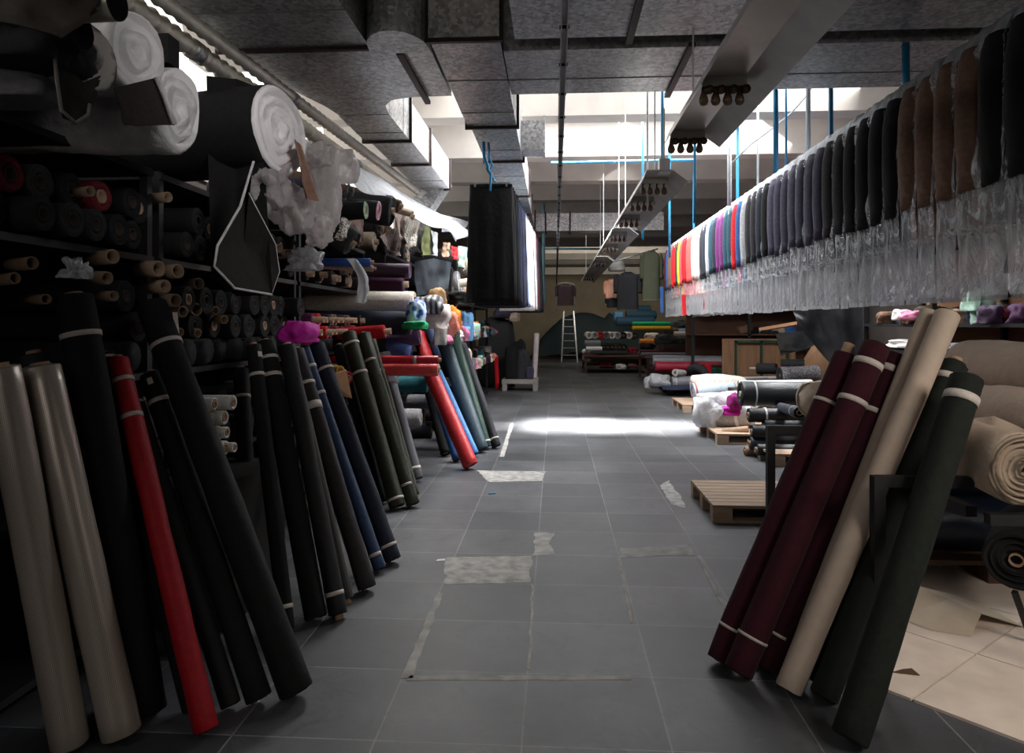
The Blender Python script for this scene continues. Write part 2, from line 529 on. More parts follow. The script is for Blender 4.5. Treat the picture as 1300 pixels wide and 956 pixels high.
def lerp_path(pts, t):
    n = len(pts) - 1
    x = min(max(t, 0), 1) * n; i = min(int(x), n - 1); f = x - i
    return Vector(pts[i]).lerp(Vector(pts[i + 1]), f)
def sheet(top, bot, nu=24, nv=18, amp=0.03, freq=3.0, seed=1, belly=0.0, nrm=(1, -0.3, 0), thick=0.004, jag=0.0):
    """hanging cloth between two polylines, with folds that deepen downwards"""
    n = Vector(nrm).normalized(); mb = MB(); so = seed * 5.1
    def fn(off):
        def f(u, v):
            a = lerp_path(top, u); b = lerp_path(bot, u)
            vv = v * (1 + jag * noise.noise(Vector((u * 9, so, 2))))
            p = a.lerp(b, vv)
            k = amp * (0.25 + v)
            d = k * sin(u * freq * 6.28 + so + 1.4 * noise.noise(Vector((u * 2, v * 2, so)))) + k * 1.1 * noise.noise(Vector((u * 5 + so, v * 4, so)))
            return p + n * (d + off + belly * sin(pi * v))
        return f
    mb.grid(fn(0), nu, nv); mb.grid(fn(-thick), nu, nv)
    return mb

# ================================================================ SETTING
XL, XR, Y0, Y1, ZC = -3.7, 6.6, -3.0, 32.5, 4.75

def floor_mat():
    m, nt, b = new_mat('grey_vinyl_tile_floor')
    tc = nd(nt, 'ShaderNodeTexCoord')
    def tiles(ms, col_a, col_b, mortar):
        mp = nd(nt, 'ShaderNodeMapping'); mp.inputs['Location'].default_value = (0.115, 0.10, 0)
        nt.links.new(tc.outputs['Object'], mp.inputs['Vector'])
        br = nd(nt, 'ShaderNodeTexBrick', offset=0.0, squash=1.0)
        br.inputs['Scale'].default_value = 1.0
        br.inputs['Brick Width'].default_value = 0.512; br.inputs['Row Height'].default_value = 0.502
        br.inputs['Mortar Size'].default_value = ms; br.inputs['Mortar Smooth'].default_value = 0.2; br.inputs['Bias'].default_value = 0.0
        br.inputs['Color1'].default_value = (*col_a, 1); br.inputs['Color2'].default_value = (*col_b, 1); br.inputs['Mortar'].default_value = (*mortar, 1)
        nt.links.new(mp.outputs[0], br.inputs['Vector'])
        return br
    br = tiles(0.0035, (0.04, 0.043, 0.049), (0.092, 0.095, 0.103), (0.2, 0.2, 0.2))
    # scuffs, streaks and worn light areas
    n1 = nd(nt, 'ShaderNodeTexNoise', i_Scale=1.1, i_Detail=8.0, i_Roughness=0.65); nt.links.new(tc.outputs['Object'], n1.inputs['Vector'])
    n2 = nd(nt, 'ShaderNodeTexNoise', i_Scale=5.0, i_Detail=10.0, i_Roughness=0.78, i_Distortion=1.2); nt.links.new(tc.outputs['Object'], n2.inputs['Vector'])
    r1 = ramp(nt, [(0.3, (0.55,) * 3), (0.7, (1.45,) * 3)]); nt.links.new(n1.outputs['Fac'], r1.inputs['Fac'])
    r2 = ramp(nt, [(0.34, (0.4,) * 3), (0.47, (0.95,) * 3), (0.62, (1.1,) * 3), (0.7, (1.9,) * 3)]); nt.links.new(n2.outputs['Fac'], r2.inputs['Fac'])
    m1 = nd(nt, 'ShaderNodeMix', data_type='RGBA', blend_type='MULTIPLY'); m1.inputs[0].default_value = 1
    nt.links.new(br.outputs['Color'], m1.inputs[6]); nt.links.new(r1.outputs['Color'], m1.inputs[7])
    m2 = nd(nt, 'ShaderNodeMix', data_type='RGBA', blend_type='MULTIPLY'); m2.inputs[0].default_value = 1.0
    nt.links.new(m1.outputs[2], m2.inputs[6]); nt.links.new(r2.outputs['Color'], m2.inputs[7])
    nt.links.new(m2.outputs[2], b.inputs['Base Color'])
    rr = nd(nt, 'ShaderNodeMapRange', i_To_Min=0.34, i_To_Max=0.62); nt.links.new(n2.outputs['Fac'], rr.inputs['Value'])
    nt.links.new(rr.outputs[0], b.inputs['Roughness'])
    bp = nd(nt, 'ShaderNodeBump', i_Strength=0.12, i_Distance=0.01); nt.links.new(n2.outputs['Fac'], bp.inputs['Height'])
    b2 = nd(nt, 'ShaderNodeBump', i_Strength=0.25, i_Distance=0.004, invert=True); nt.links.new(br.outputs['Fac'], b2.inputs['Height'])
    nt.links.new(bp.outputs['Normal'], b2.inputs['Normal']); nt.links.new(b2.outputs['Normal'], b.inputs['Normal'])
    return m
FLOOR = floor_mat()
SCREED = plain('worn_cement_screed', (0.36, 0.35, 0.33), 0.85, var=0.35, scale=14, bump=0.2)
CONCRETE = plain('cream_painted_concrete', (0.5, 0.46, 0.42), 0.85, var=0.1, scale=2.5)
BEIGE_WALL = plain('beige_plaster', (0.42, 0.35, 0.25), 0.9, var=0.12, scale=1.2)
DARK_WALL = plain('dark_brown_plaster', (0.12, 0.10, 0.09), 0.9, var=0.2, scale=1.5)  # even dark brown plaster
GLASSY = plain('frosted_daylight_glass', (0.85, 0.88, 0.9), 0.5, emit=(1.0, 0.97, 0.93, 1.55))

mb = MB(); mb.span((XL, Y0, -0.12), (XR, Y1, 0)); struct('floor', mb, FLOOR)

def patch(pts, seed, k2=1.0):
    """irregular thin area where a tile has broken away"""
    poly = []
    n = len(pts)
    for i in range(n):
        a = G(*pts[i]); b = G(*pts[(i + 1) % n])
        k = max(2, int((b - a).length / 0.05))
        for j in range(k):
            p = a.lerp(b, j / k)
            w = k2 * 0.018 * noise.noise(Vector((p.x * 21 + seed, p.y * 21, seed))) + k2 * 0.02 * noise.noise(Vector((p.x * 6 + seed, p.y * 6, 3.3)))
            poly.append((p.x + w, p.y + w))
    mb = MB(); mb.prism(poly, -0.02, 0.0015)
    struct('floor_patch', mb, SCREED)
for i, q in enumerate([
    [(566, 708), (675, 706), (672, 740), (562, 742)],
    [(604, 597), (692, 599), (688, 611), (622, 612)],
    [(679, 676), (706, 677), (697, 690), (704, 704), (677, 705)],
    [(787, 696), (872, 692), (884, 705), (786, 708)],
    [(783, 708), (788, 708), (803, 790), (800, 792)],
    [(884, 706), (889, 706), (922, 772), (918, 773)],
    [(508, 862), (522, 862), (562, 754), (556, 752)],
    [(520, 858), (802, 858), (802, 863), (516, 864)],
    [(838, 617), (848, 610), (865, 632), (872, 645), (852, 640)],
    [(675, 742), (677, 742), (674, 850), (670, 850)],
    [(634, 580), (640, 580), (652, 538), (648, 538)]]):
    patch(q, i * 3.1 + 1, 0.35 if i in (4, 5, 7, 9, 10) else (0.5 if i == 6 else 1.0))

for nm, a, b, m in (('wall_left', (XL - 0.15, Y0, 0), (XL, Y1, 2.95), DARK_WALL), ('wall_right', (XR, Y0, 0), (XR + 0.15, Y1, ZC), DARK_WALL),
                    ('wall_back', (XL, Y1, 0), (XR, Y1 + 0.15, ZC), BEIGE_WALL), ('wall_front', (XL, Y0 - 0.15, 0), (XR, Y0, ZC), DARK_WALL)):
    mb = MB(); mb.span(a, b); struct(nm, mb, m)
# high strip of frosted glazing above the left wall
mb = MB(); mb.span((XL - 0.1, Y0, 2.95), (XL - 0.04, 16, ZC)); wn = struct('window_1', mb, GLASSY)
mb = MB()
for y in (0.8, 4.4, 8.0, 11.6, 15.2): mb.span((XL - 0.04, y, 2.95), (XL + 0.01, y + 0.06, ZC))
mb.span((XL - 0.04, Y0, 2.95), (XL + 0.04, 16, 3.02)); mb.build('window_frame', CONCRETE, wn)
mb = MB(); mb.span((XL - 0.15, 16, 2.95), (XL, Y1, ZC)); struct('wall_left_upper', mb, CONCRETE)
# roof: slab with skylight openings between deep cross beams
SKY = [(6.9, 8.4, -2.2, 3.6), (9.1, 10.4, -2.2, 3.6)]
mb = MB()
ys = [Y0, 7.1, 8.3, 9.3, 10.5, Y1]
for i in range(5):
    if i in (1, 3):
        mb.span((XL, ys[i], ZC), (-2.2, ys[i + 1], ZC + 0.15)); mb.span((3.6, ys[i], ZC), (XR, ys[i + 1], ZC + 0.15))
    else:
        mb.span((XL, ys[i], ZC), (XR, ys[i + 1], ZC + 0.15))
struct('ceiling', mb, CONCRETE)
for i, y in enumerate([6.6, 8.7, 10.9, 12.8, 14.8, 16.9, 19.0, 21.2, 23.6, 26.0, 28.6, 31.0]):
    mb = MB()
    # deep beam with sloping near face
    prof = [(y, ZC), (y + 0.28, 4.12), (y + 0.62, 4.12), (y + 0.75, ZC)]
    vs = [(x, p[0], p[1]) for x in (XL, XR) for p in prof]
    mb.add(vs, [(0, 1, 2, 3), (7, 6, 5, 4), (0, 4, 5, 1), (1, 5, 6, 2), (2, 6, 7, 3), (3, 7, 4, 0)])
    struct('ceiling_beam', mb, CONCRETE)
for i, (ya, yb) in enumerate(((7.1, 8.3), (9.3, 10.5))):
    mb = MB(); mb.span((-2.2, ya, ZC + 0.1), (3.6, yb, ZC + 0.13)); struct('window_%d' % (i + 2), mb, plain('skylight_glass', (0.8, 0.82, 0.84), 0.5, emit=(1, 0.97, 0.93, 0.32)))
# far half-height partition band and rails under the roof
mb = MB(); mb.span((XL, 29.5, 3.55), (XR, 29.7, 3.85)); struct('ceiling_beam_low', mb, CONCRETE)

# ================================================================ DUCTS
def duct(label, a, b, flanges=(), axis=1, braces=(), name='air_duct'):
    c = Vector(((a[0] + b[0]) / 2, (a[1] + b[1]) / 2, min(a[2], b[2])))
    t = thing(name, c, label, 'air duct', 'sheet metal air ducts')
    mb = MB(); mb.span(a, b); mb.build('duct_panel', GALV, t)
    lo = [min(a[i], b[i]) for i in range(3)]; hi = [max(a[i], b[i]) for i in range(3)]
    # folded sheet seams across the run
    n = max(1, int((hi[axis] - lo[axis]) / 0.95)); m2 = MB(); o = 1 - axis
    for k in range(1, n + 1):
        s_ = lo[axis] + (hi[axis] - lo[axis]) * k / (n + 0.6)
        l = list(lo); h = list(hi); l[axis] = s_ - 0.0035; h[axis] = s_ + 0.0035; l[o] -= 0.003; h[o] += 0.003; l[2] -= 0.005; m2.span(l, h)
    m2.build('seam', plain('dark_galvanised_seam', (0.2, 0.2, 0.2), 0.5, 0.4), t)
    for f in flanges:
        m2 = MB(); w = 0.035; e = 0.025
        l = list(lo); h = list(hi); l[axis] = f - w / 2; h[axis] = f + w / 2
        o = 1 - axis
        # four bars around the duct
        q0 = list(l); q1 = list(h); q0[2] = lo[2] - e; q1[2] = lo[2]; q0[o] -= e; q1[o] += e; m2.span(q0, q1)
        q0 = list(l); q1 = list(h); q0[2] = hi[2]; q1[2] = hi[2] + e; q0[o] -= e; q1[o] += e; m2.span(q0, q1)
        q0 = list(l); q1 = list(h); q0[o] = lo[o] - e; q1[o] = lo[o]; m2.span(q0, q1)
        q0 = list(l); q1 = list(h); q0[o] = hi[o]; q1[o] = hi[o] + e; m2.span(q0, q1)
        m2.build('flange', RUST, t)
    for (p, q) in braces:
        m2 = MB(); m2.bar(p, q, 0.045, 0.03); m2.build('angle_iron_brace', RUST, t)
    return t
DZ = EYE + 1.9    # underside of the ducts
# near plenum, left and right of the aisle
duct('wide grey plenum duct overhead with dark iron lip, above the big black roll', (-2.32, 0.2, DZ), (-1.27, 4.75, DZ + 0.55), (4.72,))
t = duct('broad grey plenum duct overhead, spanning from the aisle to the plastic covers', (-0.27, 0.2, DZ), (3.6, 4.66, DZ + 0.55), (), 1,
     [((0.49, 1.2, DZ - 0.015), (0.49, 4.72, DZ - 0.015))])
# cross duct behind them
duct('long cross duct of spangled steel running over the aisle to the plastic covers', (-0.36, 4.86, DZ), (3.7, 5.78, DZ + 0.5), (), 1,
     [((0.92, 4.78, DZ - 0.015), (0.92, 5.85, DZ - 0.015))])
# left elbow: curved plate from the cross run into the left branch
t = thing('duct_elbow', (-1.6, 5.3, DZ), 'curved elbow duct turning from the cross run into the left branch', 'air duct', 'sheet metal air ducts')
poly = [(-2.3, 4.78), (-0.86, 4.78), (-0.86, 5.78), (-1.2, 5.8)]
poly += [(-1.38, 5.86), (-1.47, 6.0), (-1.5, 6.25), (-1.96, 6.25), (-2.0, 6.0), (-2.1, 5.65), (-2.22, 5.3), (-2.28, 5.0)]
mb = MB(); mb.prism(poly, DZ, DZ + 0.5); mb.build('duct_panel', GALV, t)
m2 = MB(); m2.bar((-1.08, 4.8, DZ - 0.015), (-1.08, 5.9, DZ - 0.015), 0.045, 0.03); m2.build('angle_iron_brace', RUST, t)
m2 = MB(); m2.bar((-1.08, 4.8, DZ - 0.02), (-1.08, 4.8, DZ + 0.6), 0.04, 0.04); m2.build('hanger_iron', RUST, t)
# round collar between the plenums
t = thing('duct_collar', (-1.05, 4.55, DZ), 'short curved steel collar joining two plenum ducts over the aisle', 'air duct', 'sheet metal air ducts')
mb = MB()
pts = []
for i in range(13):
    a = radians(180 + i * 180 / 12)
    pts.append((-1.06 + 0.205 * cos(a), 4.7 + 0.3 * sin(a)))
mb.prism(pts[::1] + [(-0.85, 4.775), (-1.265, 4.775)], DZ - 0.03, DZ + 0.4); mb.build('duct_panel', GALV, t)
# left branch, two lengths
duct('left branch duct along the pipes, nearer wider length with dark flange', (-1.97, 6.27, DZ), (-1.5, 7.2, DZ + 0.45), (7.15,))
duct('left branch duct along the pipes, farther length ending in a square mouth', (-1.94, 7.2, DZ + 0.02), (-1.5, 9.9, DZ + 0.42), (8.3, 9.85))
t = thing('duct_bend', (-1.72, 10.05, DZ - 0.35), 'small downturned elbow spout at the end of the left branch duct', 'air duct', 'sheet metal air ducts')
mb = MB(); mb.bar((-1.62, 9.95, DZ + 0.2), (-2.1, 9.98, DZ - 0.5), 0.32, 0.3); mb.build('duct_panel', GALV, t)
# central long duct stepping down in size
duct('central duct beside the perforated rail, first and widest length', (-0.84, 4.6, DZ), (-0.37, 6.75, DZ + 0.5), (4.63, 6.7))
duct('central duct beside the perforated rail, second length with side spout', (-0.82, 6.75, DZ + 0.02), (-0.38, 8.25, DZ + 0.46), (8.2,))
t = thing('duct_spout', (-0.2, 8.0, DZ), 'short square side spout with flared lip on the central duct', 'air duct', 'sheet metal air ducts')
mb = MB(); mb.span((-0.38, 7.82, DZ + 0.05), (-0.14, 8.16, DZ + 0.38)); mb.build('duct_panel', GALV, t)
mb = MB(); mb.span((-0.14, 7.78, DZ + 0.01), (-0.115, 8.2, DZ + 0.42)); mb.build('flange', GALV, t)
duct('central duct beside the perforated rail, third length behind the side spout', (-0.8, 8.25, DZ + 0.04), (-0.4, 10.6, DZ + 0.42), (10.55,))
duct('central duct beside the perforated rail, fourth and last length', (-0.78, 10.6, DZ + 0.06), (-0.42, 14.2, DZ + 0.38), (12.4, 14.15))
duct('distant cross duct of pale spangled steel at the end of the central duct', (-0.4, 14.4, DZ + 0.02), (2.2, 14.8, DZ + 0.38), (-0.2, 0.3), 0)

# ================================================================ SPIRAL PIPES on the left
def spiral_pipe(label, p0, p1, r, collars, name='spiral_pipe'):
    p0, p1 = Vector(p0), Vector(p1)
    L = (p1 - p0).length
    mb = MB(); pts = []; rs = []
    n = int(L / 0.028)
    for i in range(n + 1):
        pts.append(p0.lerp(p1, i / n)); rs.append(r * (1.0 if i % 4 else 1.24))
    t = thing(name, p0, label, 'pipe', 'ribbed metal pipes')
    mb.tube(pts, rs, 14); mb.build('ribbed_tube', plain('ribbed_aluminium', (0.72, 0.69, 0.6), 0.36, 0.45, scale=10), t, True)
    for c in collars:
        m2 = MB(); q = p0.lerp(p1, c); d = (p1 - p0).normalized()
        m2.tube([q - d * 0.05, q + d * 0.05], r * 1.22, 14); m2.build('collar', GALV, t, True)
spiral_pipe('thicker ribbed metal pipe running overhead along the window, nearer the shelves', (-2.47, 2.4, 3.275), (-2.06, 9.2, 3.15), 0.055, (0.3, 0.75))
spiral_pipe('thinner ribbed metal pipe running overhead along the window, closer to the ducts', (-2.28, 2.2, 3.265), (-1.9, 9.6, 3.285), 0.042, (0.45,))

# ================================================================ PERFORATED RAIL down the aisle
RZ = EYE + 1.3
t = thing('perforated_rail', (0.04, 1.0, RZ), 'long perforated steel rail running overhead down the middle of the aisle', 'rail')
mb = MB(); mb.span((0.023, 1.0, RZ), (0.03, 24, RZ + 0.03)); mb.span((0.05, 1.0, RZ), (0.057, 24, RZ + 0.03)); mb.span((0.023, 1.0, RZ + 0.03), (0.057, 24, RZ + 0.036))
mb.build('channel', plain('dull_galvanised_channel', (0.42, 0.42, 0.42), 0.45, 0.3, scale=20), t)
for i in range(46):
    y = 1.3 + i * 0.45
    m2 = MB(); m2.tube([(0.018, y, RZ + 0.012), (0.062, y, RZ + 0.012)], 0.008, 8); m2.build('roller_pin', RUST, t, True)
for y in (3.1, 5.2, 8.4, 11.6, 14.3, 19.0):
    m2 = MB(); m2.bar((0.04, y, RZ + 0.03), (0.04, y, DZ - 0.003 if y < 5.9 else (DZ + 0.015 if 14 < y < 15 else ZC)), 0.012); m2.build('hanger_rod', RUST, t)

# ================================================================ LIGHT FITTINGS
def tray(label, ya, yb, clusters, z=EYE + 1.25, dark=False):
    t = thing('light_fixture', (0.94, (ya + yb) / 2, z), label, 'light fitting', 'reflector trays with bulb clusters')
    prof = [(0.745, z - 0.02), (0.77, z + 0.05), (0.99, z + 0.05), (1.115, z - 0.045)]
    th = 0.008
    mb = MB()
    vs = []
    for y in (ya, yb):
        vs += [(p[0], y, p[1]) for p in prof] + [(p[0], y, p[1] + th) for p in prof]
    fs = []
    for k in range(3):
        fs += [(k, k + 8, k + 9, k + 1), (k + 4, k + 5, k + 13, k + 12), (k, k + 1, k + 5, k + 4), (k + 8, k + 12, k + 13, k + 9)]
    fs += [(0, 4, 12, 8), (3, 11, 15, 7)]
    mb.add(vs, fs); mb.build('reflector', plain('enamelled_reflector', (0.66, 0.64, 0.61), 0.3, 0.2, scale=6, bump=0.08), t)
    for y in clusters:
        m2 = MB(); m2.span((0.775, y - 0.02, z + 0.0), (1.0, y + 0.02, z + 0.05))
        cb = m2.build('lamp_bracket', plain('grey_bracket', (0.5, 0.49, 0.46), 0.5), t)
        for k in range(4):
            x = 0.8 + k * 0.062
            m3 = MB(); m3.tube([(x, y + 0.02, z - 0.012), (x, y - 0.055, z - 0.03)], [0.02, 0.024], 12); m3.build('lamp_holder', plain('brass_holder', (0.09, 0.065, 0.035), 0.4, 0.6) if ya < 5 else plain('pale_holder', (0.6, 0.58, 0.53), 0.4), cb, True)
            m3 = MB(); d = Vector((0, -0.05, -0.05)).normalized()
            p = Vector((x - 0.02, y + 0.0, z - 0.03))
            m3.tube([p + Vector((0, 0, 0.03)), p, p - Vector((0, 0, 0.025)), p - Vector((0, 0, 0.045)), p - Vector((0, 0, 0.062)), p - Vector((0, 0, 0.068))], [0.011, 0.013, 0.022, 0.026, 0.018, 0.004], 12)
            m3.build('bulb', plain('amber_bulb_glass', (0.13, 0.085, 0.05), 0.12, 0.0, scale=5), cb, True)
    for y in (ya + 0.3, yb - 0.3):
        m2 = MB(); m2.bar((0.88, y, z + 0.05), (0.88, y, DZ - 0.003 if y < 5.8 else ZC), 0.01); m2.build('hanger_rod', WHITE_PAINT, t)
tray('long grey reflector tray with dark bulbs, nearest in the overhead line of lamps', 1.1, 4.85, (3.75, 4.78))
tray('second reflector tray in the overhead lamp line, with pale bulb clusters', 5.98, 9.2, (6.3, 7.2, 8.4))
tray('third reflector tray in the overhead lamp line, with a pale square end', 9.5, 13.2, (9.9, 11.4))
tray('fourth reflector tray at the far end of the overhead lamp line', 13.5, 20.5, (14.2, 18.5))
t = thing('junction_box', (0.95, 5.4, EYE + 1.4), 'small white electrical box hanging above the second reflector tray', 'electrical box')
c = P(843, 212, 6.0)
t.location = c
mb = MB(); mb.box(c, (0.09, 0.1, 0.12)); mb.build('box_body', WHITE_PAINT, t)
mb = MB(); mb.bar(c + Vector((0, 0, 0.06)), Vector((c.x, c.y, 3.3)), 0.012); mb.build('hanger_rod', STEEL, t)

# ================================================================ HANGING POLES AND RAILS
def pole(px, d, zb, mat, w, label, zt=ZC, group=None):
    p = P(px, 300, d)
    mb = MB(); mb.tube([(p.x, p.y, zb), (p.x, p.y, zt)], w / 2, 10)
    o = mb.build('hanger_pole', mat, None, True, loc=(p.x, p.y, zb)); tag(o, label, 'pole', group)
    return o
pole(822, 7.0, 2.62, WHITE_PAINT, 0.02, 'thin white hanger rod left of the second reflector tray')
pole(841, 7.4, 3.05, BLUE_PAINT, 0.035, 'blue hanger pole just left of the white electrical box')
pole(882, 7.6, 2.55, BLUE_PAINT, 0.03, 'blue hanger pole passing behind the right end of the first bulb tray')
pole(816, 9.5, 2.6, BLUE_PAINT, 0.03, 'dark blue hanger pole behind the thin white rod')
pole(926, 8.2, 2.84, WHITE_PAINT, 0.05, 'thick pale hanger pole rising behind the end of the bulb tray')
pole(962, 8.0, 2.84, WHITE_PAINT, 0.022, 'thin white rod between the thick pale pole and the pair of blue poles')
pole(985, 7.0, 2.9, BLUE_PAINT, 0.05, 'thicker blue pole of the close pair above the plastic covers')
pole(998, 7.2, 2.9, BLUE_PAINT, 0.022, 'thinner blue pole of the close pair above the plastic covers')
pole(1026, 6.8, 2.95, WHITE_PAINT, 0.045, 'white pole above the plastic covers, beside the blue pair')
pole(1150, 4.75, 2.9, BLUE_PAINT, 0.05, 'blue pole meeting the cross duct above the brown suits', DZ)
pole(850, 11.0, 2.5, BLUE_PAINT, 0.035, 'blue pole behind the far end of the plastic covers')
for px, d, lab in ((690, 16.5, 'pale blue upright standing behind the hanging shirts'),):
    p = P(px, 300, d)
    mb = MB(); mb.tube([(p.x, p.y, 1.9), (p.x, p.y, ZC)], 0.035, 10)
    tag(mb.build('hanger_pole', plain('pale_blue_paint', (0.25, 0.55, 0.7), 0.4), None, True, loc=(p.x, p.y, 1.9)), lab, 'pole')
a = P(700, 207, 10); b = P(880, 203, 9.6)
mb = MB(); mb.tube([a, b], 0.02, 8); tag(mb.build('cross_rail', BLUE_PAINT, None, True, loc=a), 'thin blue cross rail high between the rail and the hanger poles', 'rail')
a = P(690, 316, 17); b = P(768, 316, 17)
mb = MB(); mb.tube([a, b], 0.025, 8); tag(mb.build('cross_rail', plain('pale_blue_paint', (0.25, 0.55, 0.7), 0.4), None, True, loc=a), 'pale horizontal cross rail in the distance behind the perforated rail', 'rail')
# power cable sagging between poles
pts = [P(930, 206, 7.6), P(955, 182, 7.5), P(985, 160, 7.3), P(1005, 143, 7.2), P(1027, 118, 7.0), P(1040, 90, 6.9)]
mb = MB(); mb.tube(pts, 0.008, 6); tag(mb.build('power_cable', WHITE_PAINT, None, True, loc=pts[0]), 'pale cable looping upward above the row of plastic covers', 'cable')

# ================================================================ LEFT: leaning rolls
LEAN = []
def lean(bpx, tpx, dd, r, col, label, bands=(), **k):
    """a roll standing on the floor and leaning on the shelves: base and top as seen, top farther back by dd"""
    b = G(*bpx); d0 = F * EYE / (bpx[1] - HY)
    t = P(tpx[0], tpx[1], d0 + dd)
    if t.x < -1.9 + r: t = PX(tpx[0], tpx[1], -1.9 + r)
    e = dict(fix=k.pop('fix', 0), b=b, t=t, r=r, col=col, label=label, bands=bands, k=k, after=[])
    LEAN.append(e)
    return e
def seg_close(p1, q1, p2, q2):
    d1, d2, r = q1 - p1, q2 - p2, p1 - p2
    a, e, f, c_, b_ = d1.dot(d1), d2.dot(d2), d2.dot(r), d1.dot(r), d1.dot(d2)
    den = a * e - b_ * b_
    s_ = min(1, max(0, (b_ * f - c_ * e) / den)) if den > 1e-9 else 0.5
    t_ = (b_ * s_ + f) / e
    if t_ < 0: t_ = 0; s_ = min(1, max(0, -c_ / a))
    elif t_ > 1: t_ = 1; s_ = min(1, max(0, (b_ - c_) / a))
    return s_, t_, p1 + d1 * s_, p2 + d2 * t_
def relax(items, rounds=60):
    for _ in range(rounds):
        moved = 0
        for i in range(len(items)):
            for j in range(i):
                A, B = items[i], items[j]
                s_, t_, pa, pb = seg_close(A['b'], A['t'], B['b'], B['t'])
                v = pa - pb; need = (A['r'] + B['r']) * 1.12
                if v.length < need:
                    n = v.normalized() if v.length > 1e-4 else Vector((0, 1, 0))
                    n = Vector((n.x, n.y, 0)); n = n.normalized() if n.length > 1e-3 else Vector((0, 1, 0))
                    g = (need - v.length) * 0.5
                    fa, fb = A.get('fix', 0), B.get('fix', 0)
                    if fa != fb:   # the one in front stays, the other moves back
                        sgn = 1 if fa < fb else -1
                        mv = pa if fa < fb else pb
                        n = Vector((mv.x, mv.y, 0)).normalized() * sgn; g = max(g * 0.7, 0.004)
                    for it, sg, f, w in ((A, 1, s_, fa), (B, -1, t_, fb)):
                        if fa != fb:
                            if w == max(fa, fb): continue
                            it['b'] += n * g * 2 * sg * (1.0 - 0.6 * f); it['t'] += n * g * 2 * sg * (0.4 + 0.6 * f); continue
                        it['b'] += n * g * sg * (1.0 - 0.6 * f); it['t'] += n * g * sg * (0.4 + 0.6 * f)
                    moved += 1
        if not moved: break
def build_leans(n=60):
    relax(LEAN, n)
    for e in LEAN:
        b, t, r = e['b'], e['t'], e['r']
        ax = (t - b).normalized()
        b.z = r * hypot(ax.x, ax.y) * 1.02 + 0.006
        o = roll(b, t, r, e['col'], e['label'], bands=e['bands'], cache=False, **e['k'])
        for fn in e['after']: fn(o, (t - b).length)
PEARL = pattern_cloth('pearl_dotted_cloth', (0.54, 0.48, 0.42), (0.24, 0.2, 0.17), 'dots', 150, 0.32, 0.35)
BK = cloth((0.008, 0.008, 0.009), 0.85); BK2 = cloth((0.014, 0.014, 0.016), 0.7); NAVY = cloth((0.014, 0.018, 0.034), 0.75)
STRIPE = pattern_cloth('striped_dark_fabric', (0.02, 0.02, 0.022), (0.05, 0.045, 0.04), 'stripe', 30, 0.8)
lean((96, 946), (6, 468), 0.35, 0.058, PEARL, 'pearl grey dotted shiny roll, the outer of the leaning pair at the frame edge', fix=3, endcol='beige', spin=0.4)
lean((148, 940), (46, 468), 0.35, 0.062, PEARL, 'pearl grey dotted shiny roll, the inner of the leaning pair, beside black rolls', fix=3, endcol='beige', spin=1.9)
lean((205, 930), (92, 378), 0.45, 0.066, BK, 'tall black roll with pale paper band leaning just behind the pearl rolls', [(0.9, 0.02)], tags=[(0.945, 1.2, 0.03, 0.03)])
lean((185, 905), (70, 452), 0.55, 0.05, BK2, 'shorter black roll with two paper bands leaning between the pearl rolls and tall black roll', [(0.92, 0.016), (0.82, 0.018)])
lean((226, 922), (128, 455), 0.4, 0.05, BK, 'plain black roll leaning immediately left of the red roll', [(0.985, 0.012)], tags=[(0.93, 1.0, 0.02, 0.03)])
lean((262, 935), (150, 458), 0.42, 0.040, cloth((0.36, 0.006, 0.014), 0.55), 'bright red fabric roll with two paper bands leaning among black rolls', [(0.93, 0.018), (0.82, 0.018)], endcol='red', wob=0.05, fix=2)
lean((300, 905), (168, 498), 0.4, 0.036, BK2, 'slim black roll leaning directly right of the red roll', [(0.95, 0.012)])
lean((326, 900), (188, 478), 0.42, 0.047, BK, 'black roll with one pale band, second to the right of the red roll', [(0.9, 0.02)], tags=[(0.96, 0.9, 0.02, 0.03)])
lean((352, 892), (176, 388), 0.5, 0.062, BK, 'stout tall black roll with pale band, farthest right of the front leaning group', [(0.88, 0.018)], wob=0.04)
# second leaning group
lean((364, 803), (322, 440), 0.45, 0.037, BK, 'thin black roll with tags, leaning first in the second dark group', [(0.88, 0.018), (0.06, 0.02)], tags=[(0.95, 0.5, 0.03, 0.03)])
lean((404, 790), (342, 436), 0.45, 0.052, BK, 'thick black roll leaning second in the second dark group', [(0.93, 0.018), (0.86, 0.02)])
lean((426, 785), (360, 440), 0.4, 0.044, BK2, 'black roll leaning third in the second dark group, kraft core at its foot', [(0.06, 0.02)], core0=0.03, wob=0.05, ridge=0.1)
lean((440, 765), (366, 442), 0.42, 0.036, STRIPE, 'dark ribbed roll leaning just before the charcoal roll with broad label', [], core0=0.03)
lean((466, 752), (376, 446), 0.42, 0.05, cloth((0.024, 0.02, 0.022), 0.7), 'charcoal roll with a broad label below its pale band, leaning before the blue roll', [(0.84, 0.02), (0.73, 0.045)], wob=0.05)
lean((482, 727), (386, 442), 0.42, 0.036, cloth((0.022, 0.045, 0.11), 0.6), 'deep blue roll with pale bands leaning between charcoal and navy rolls', fix=1, bands=[(0.9, 0.02), (0.77, 0.02), (0.05, 0.02)])
lean((499, 716), (402, 438), 0.42, 0.05, NAVY, 'navy roll with one pale band leaning right of the deep blue roll', [(0.87, 0.018), (0.05, 0.018)], wob=0.05)
lean((350, 742), (330, 452), 0.7, 0.045, BK, 'black roll leaning farther back behind the second dark group', [(0.9, 0.016)])
lean((318, 760), (306, 470), 0.8, 0.045, BK2, 'black roll standing in the gap between the two dark leaning groups', [(0.86, 0.018)])
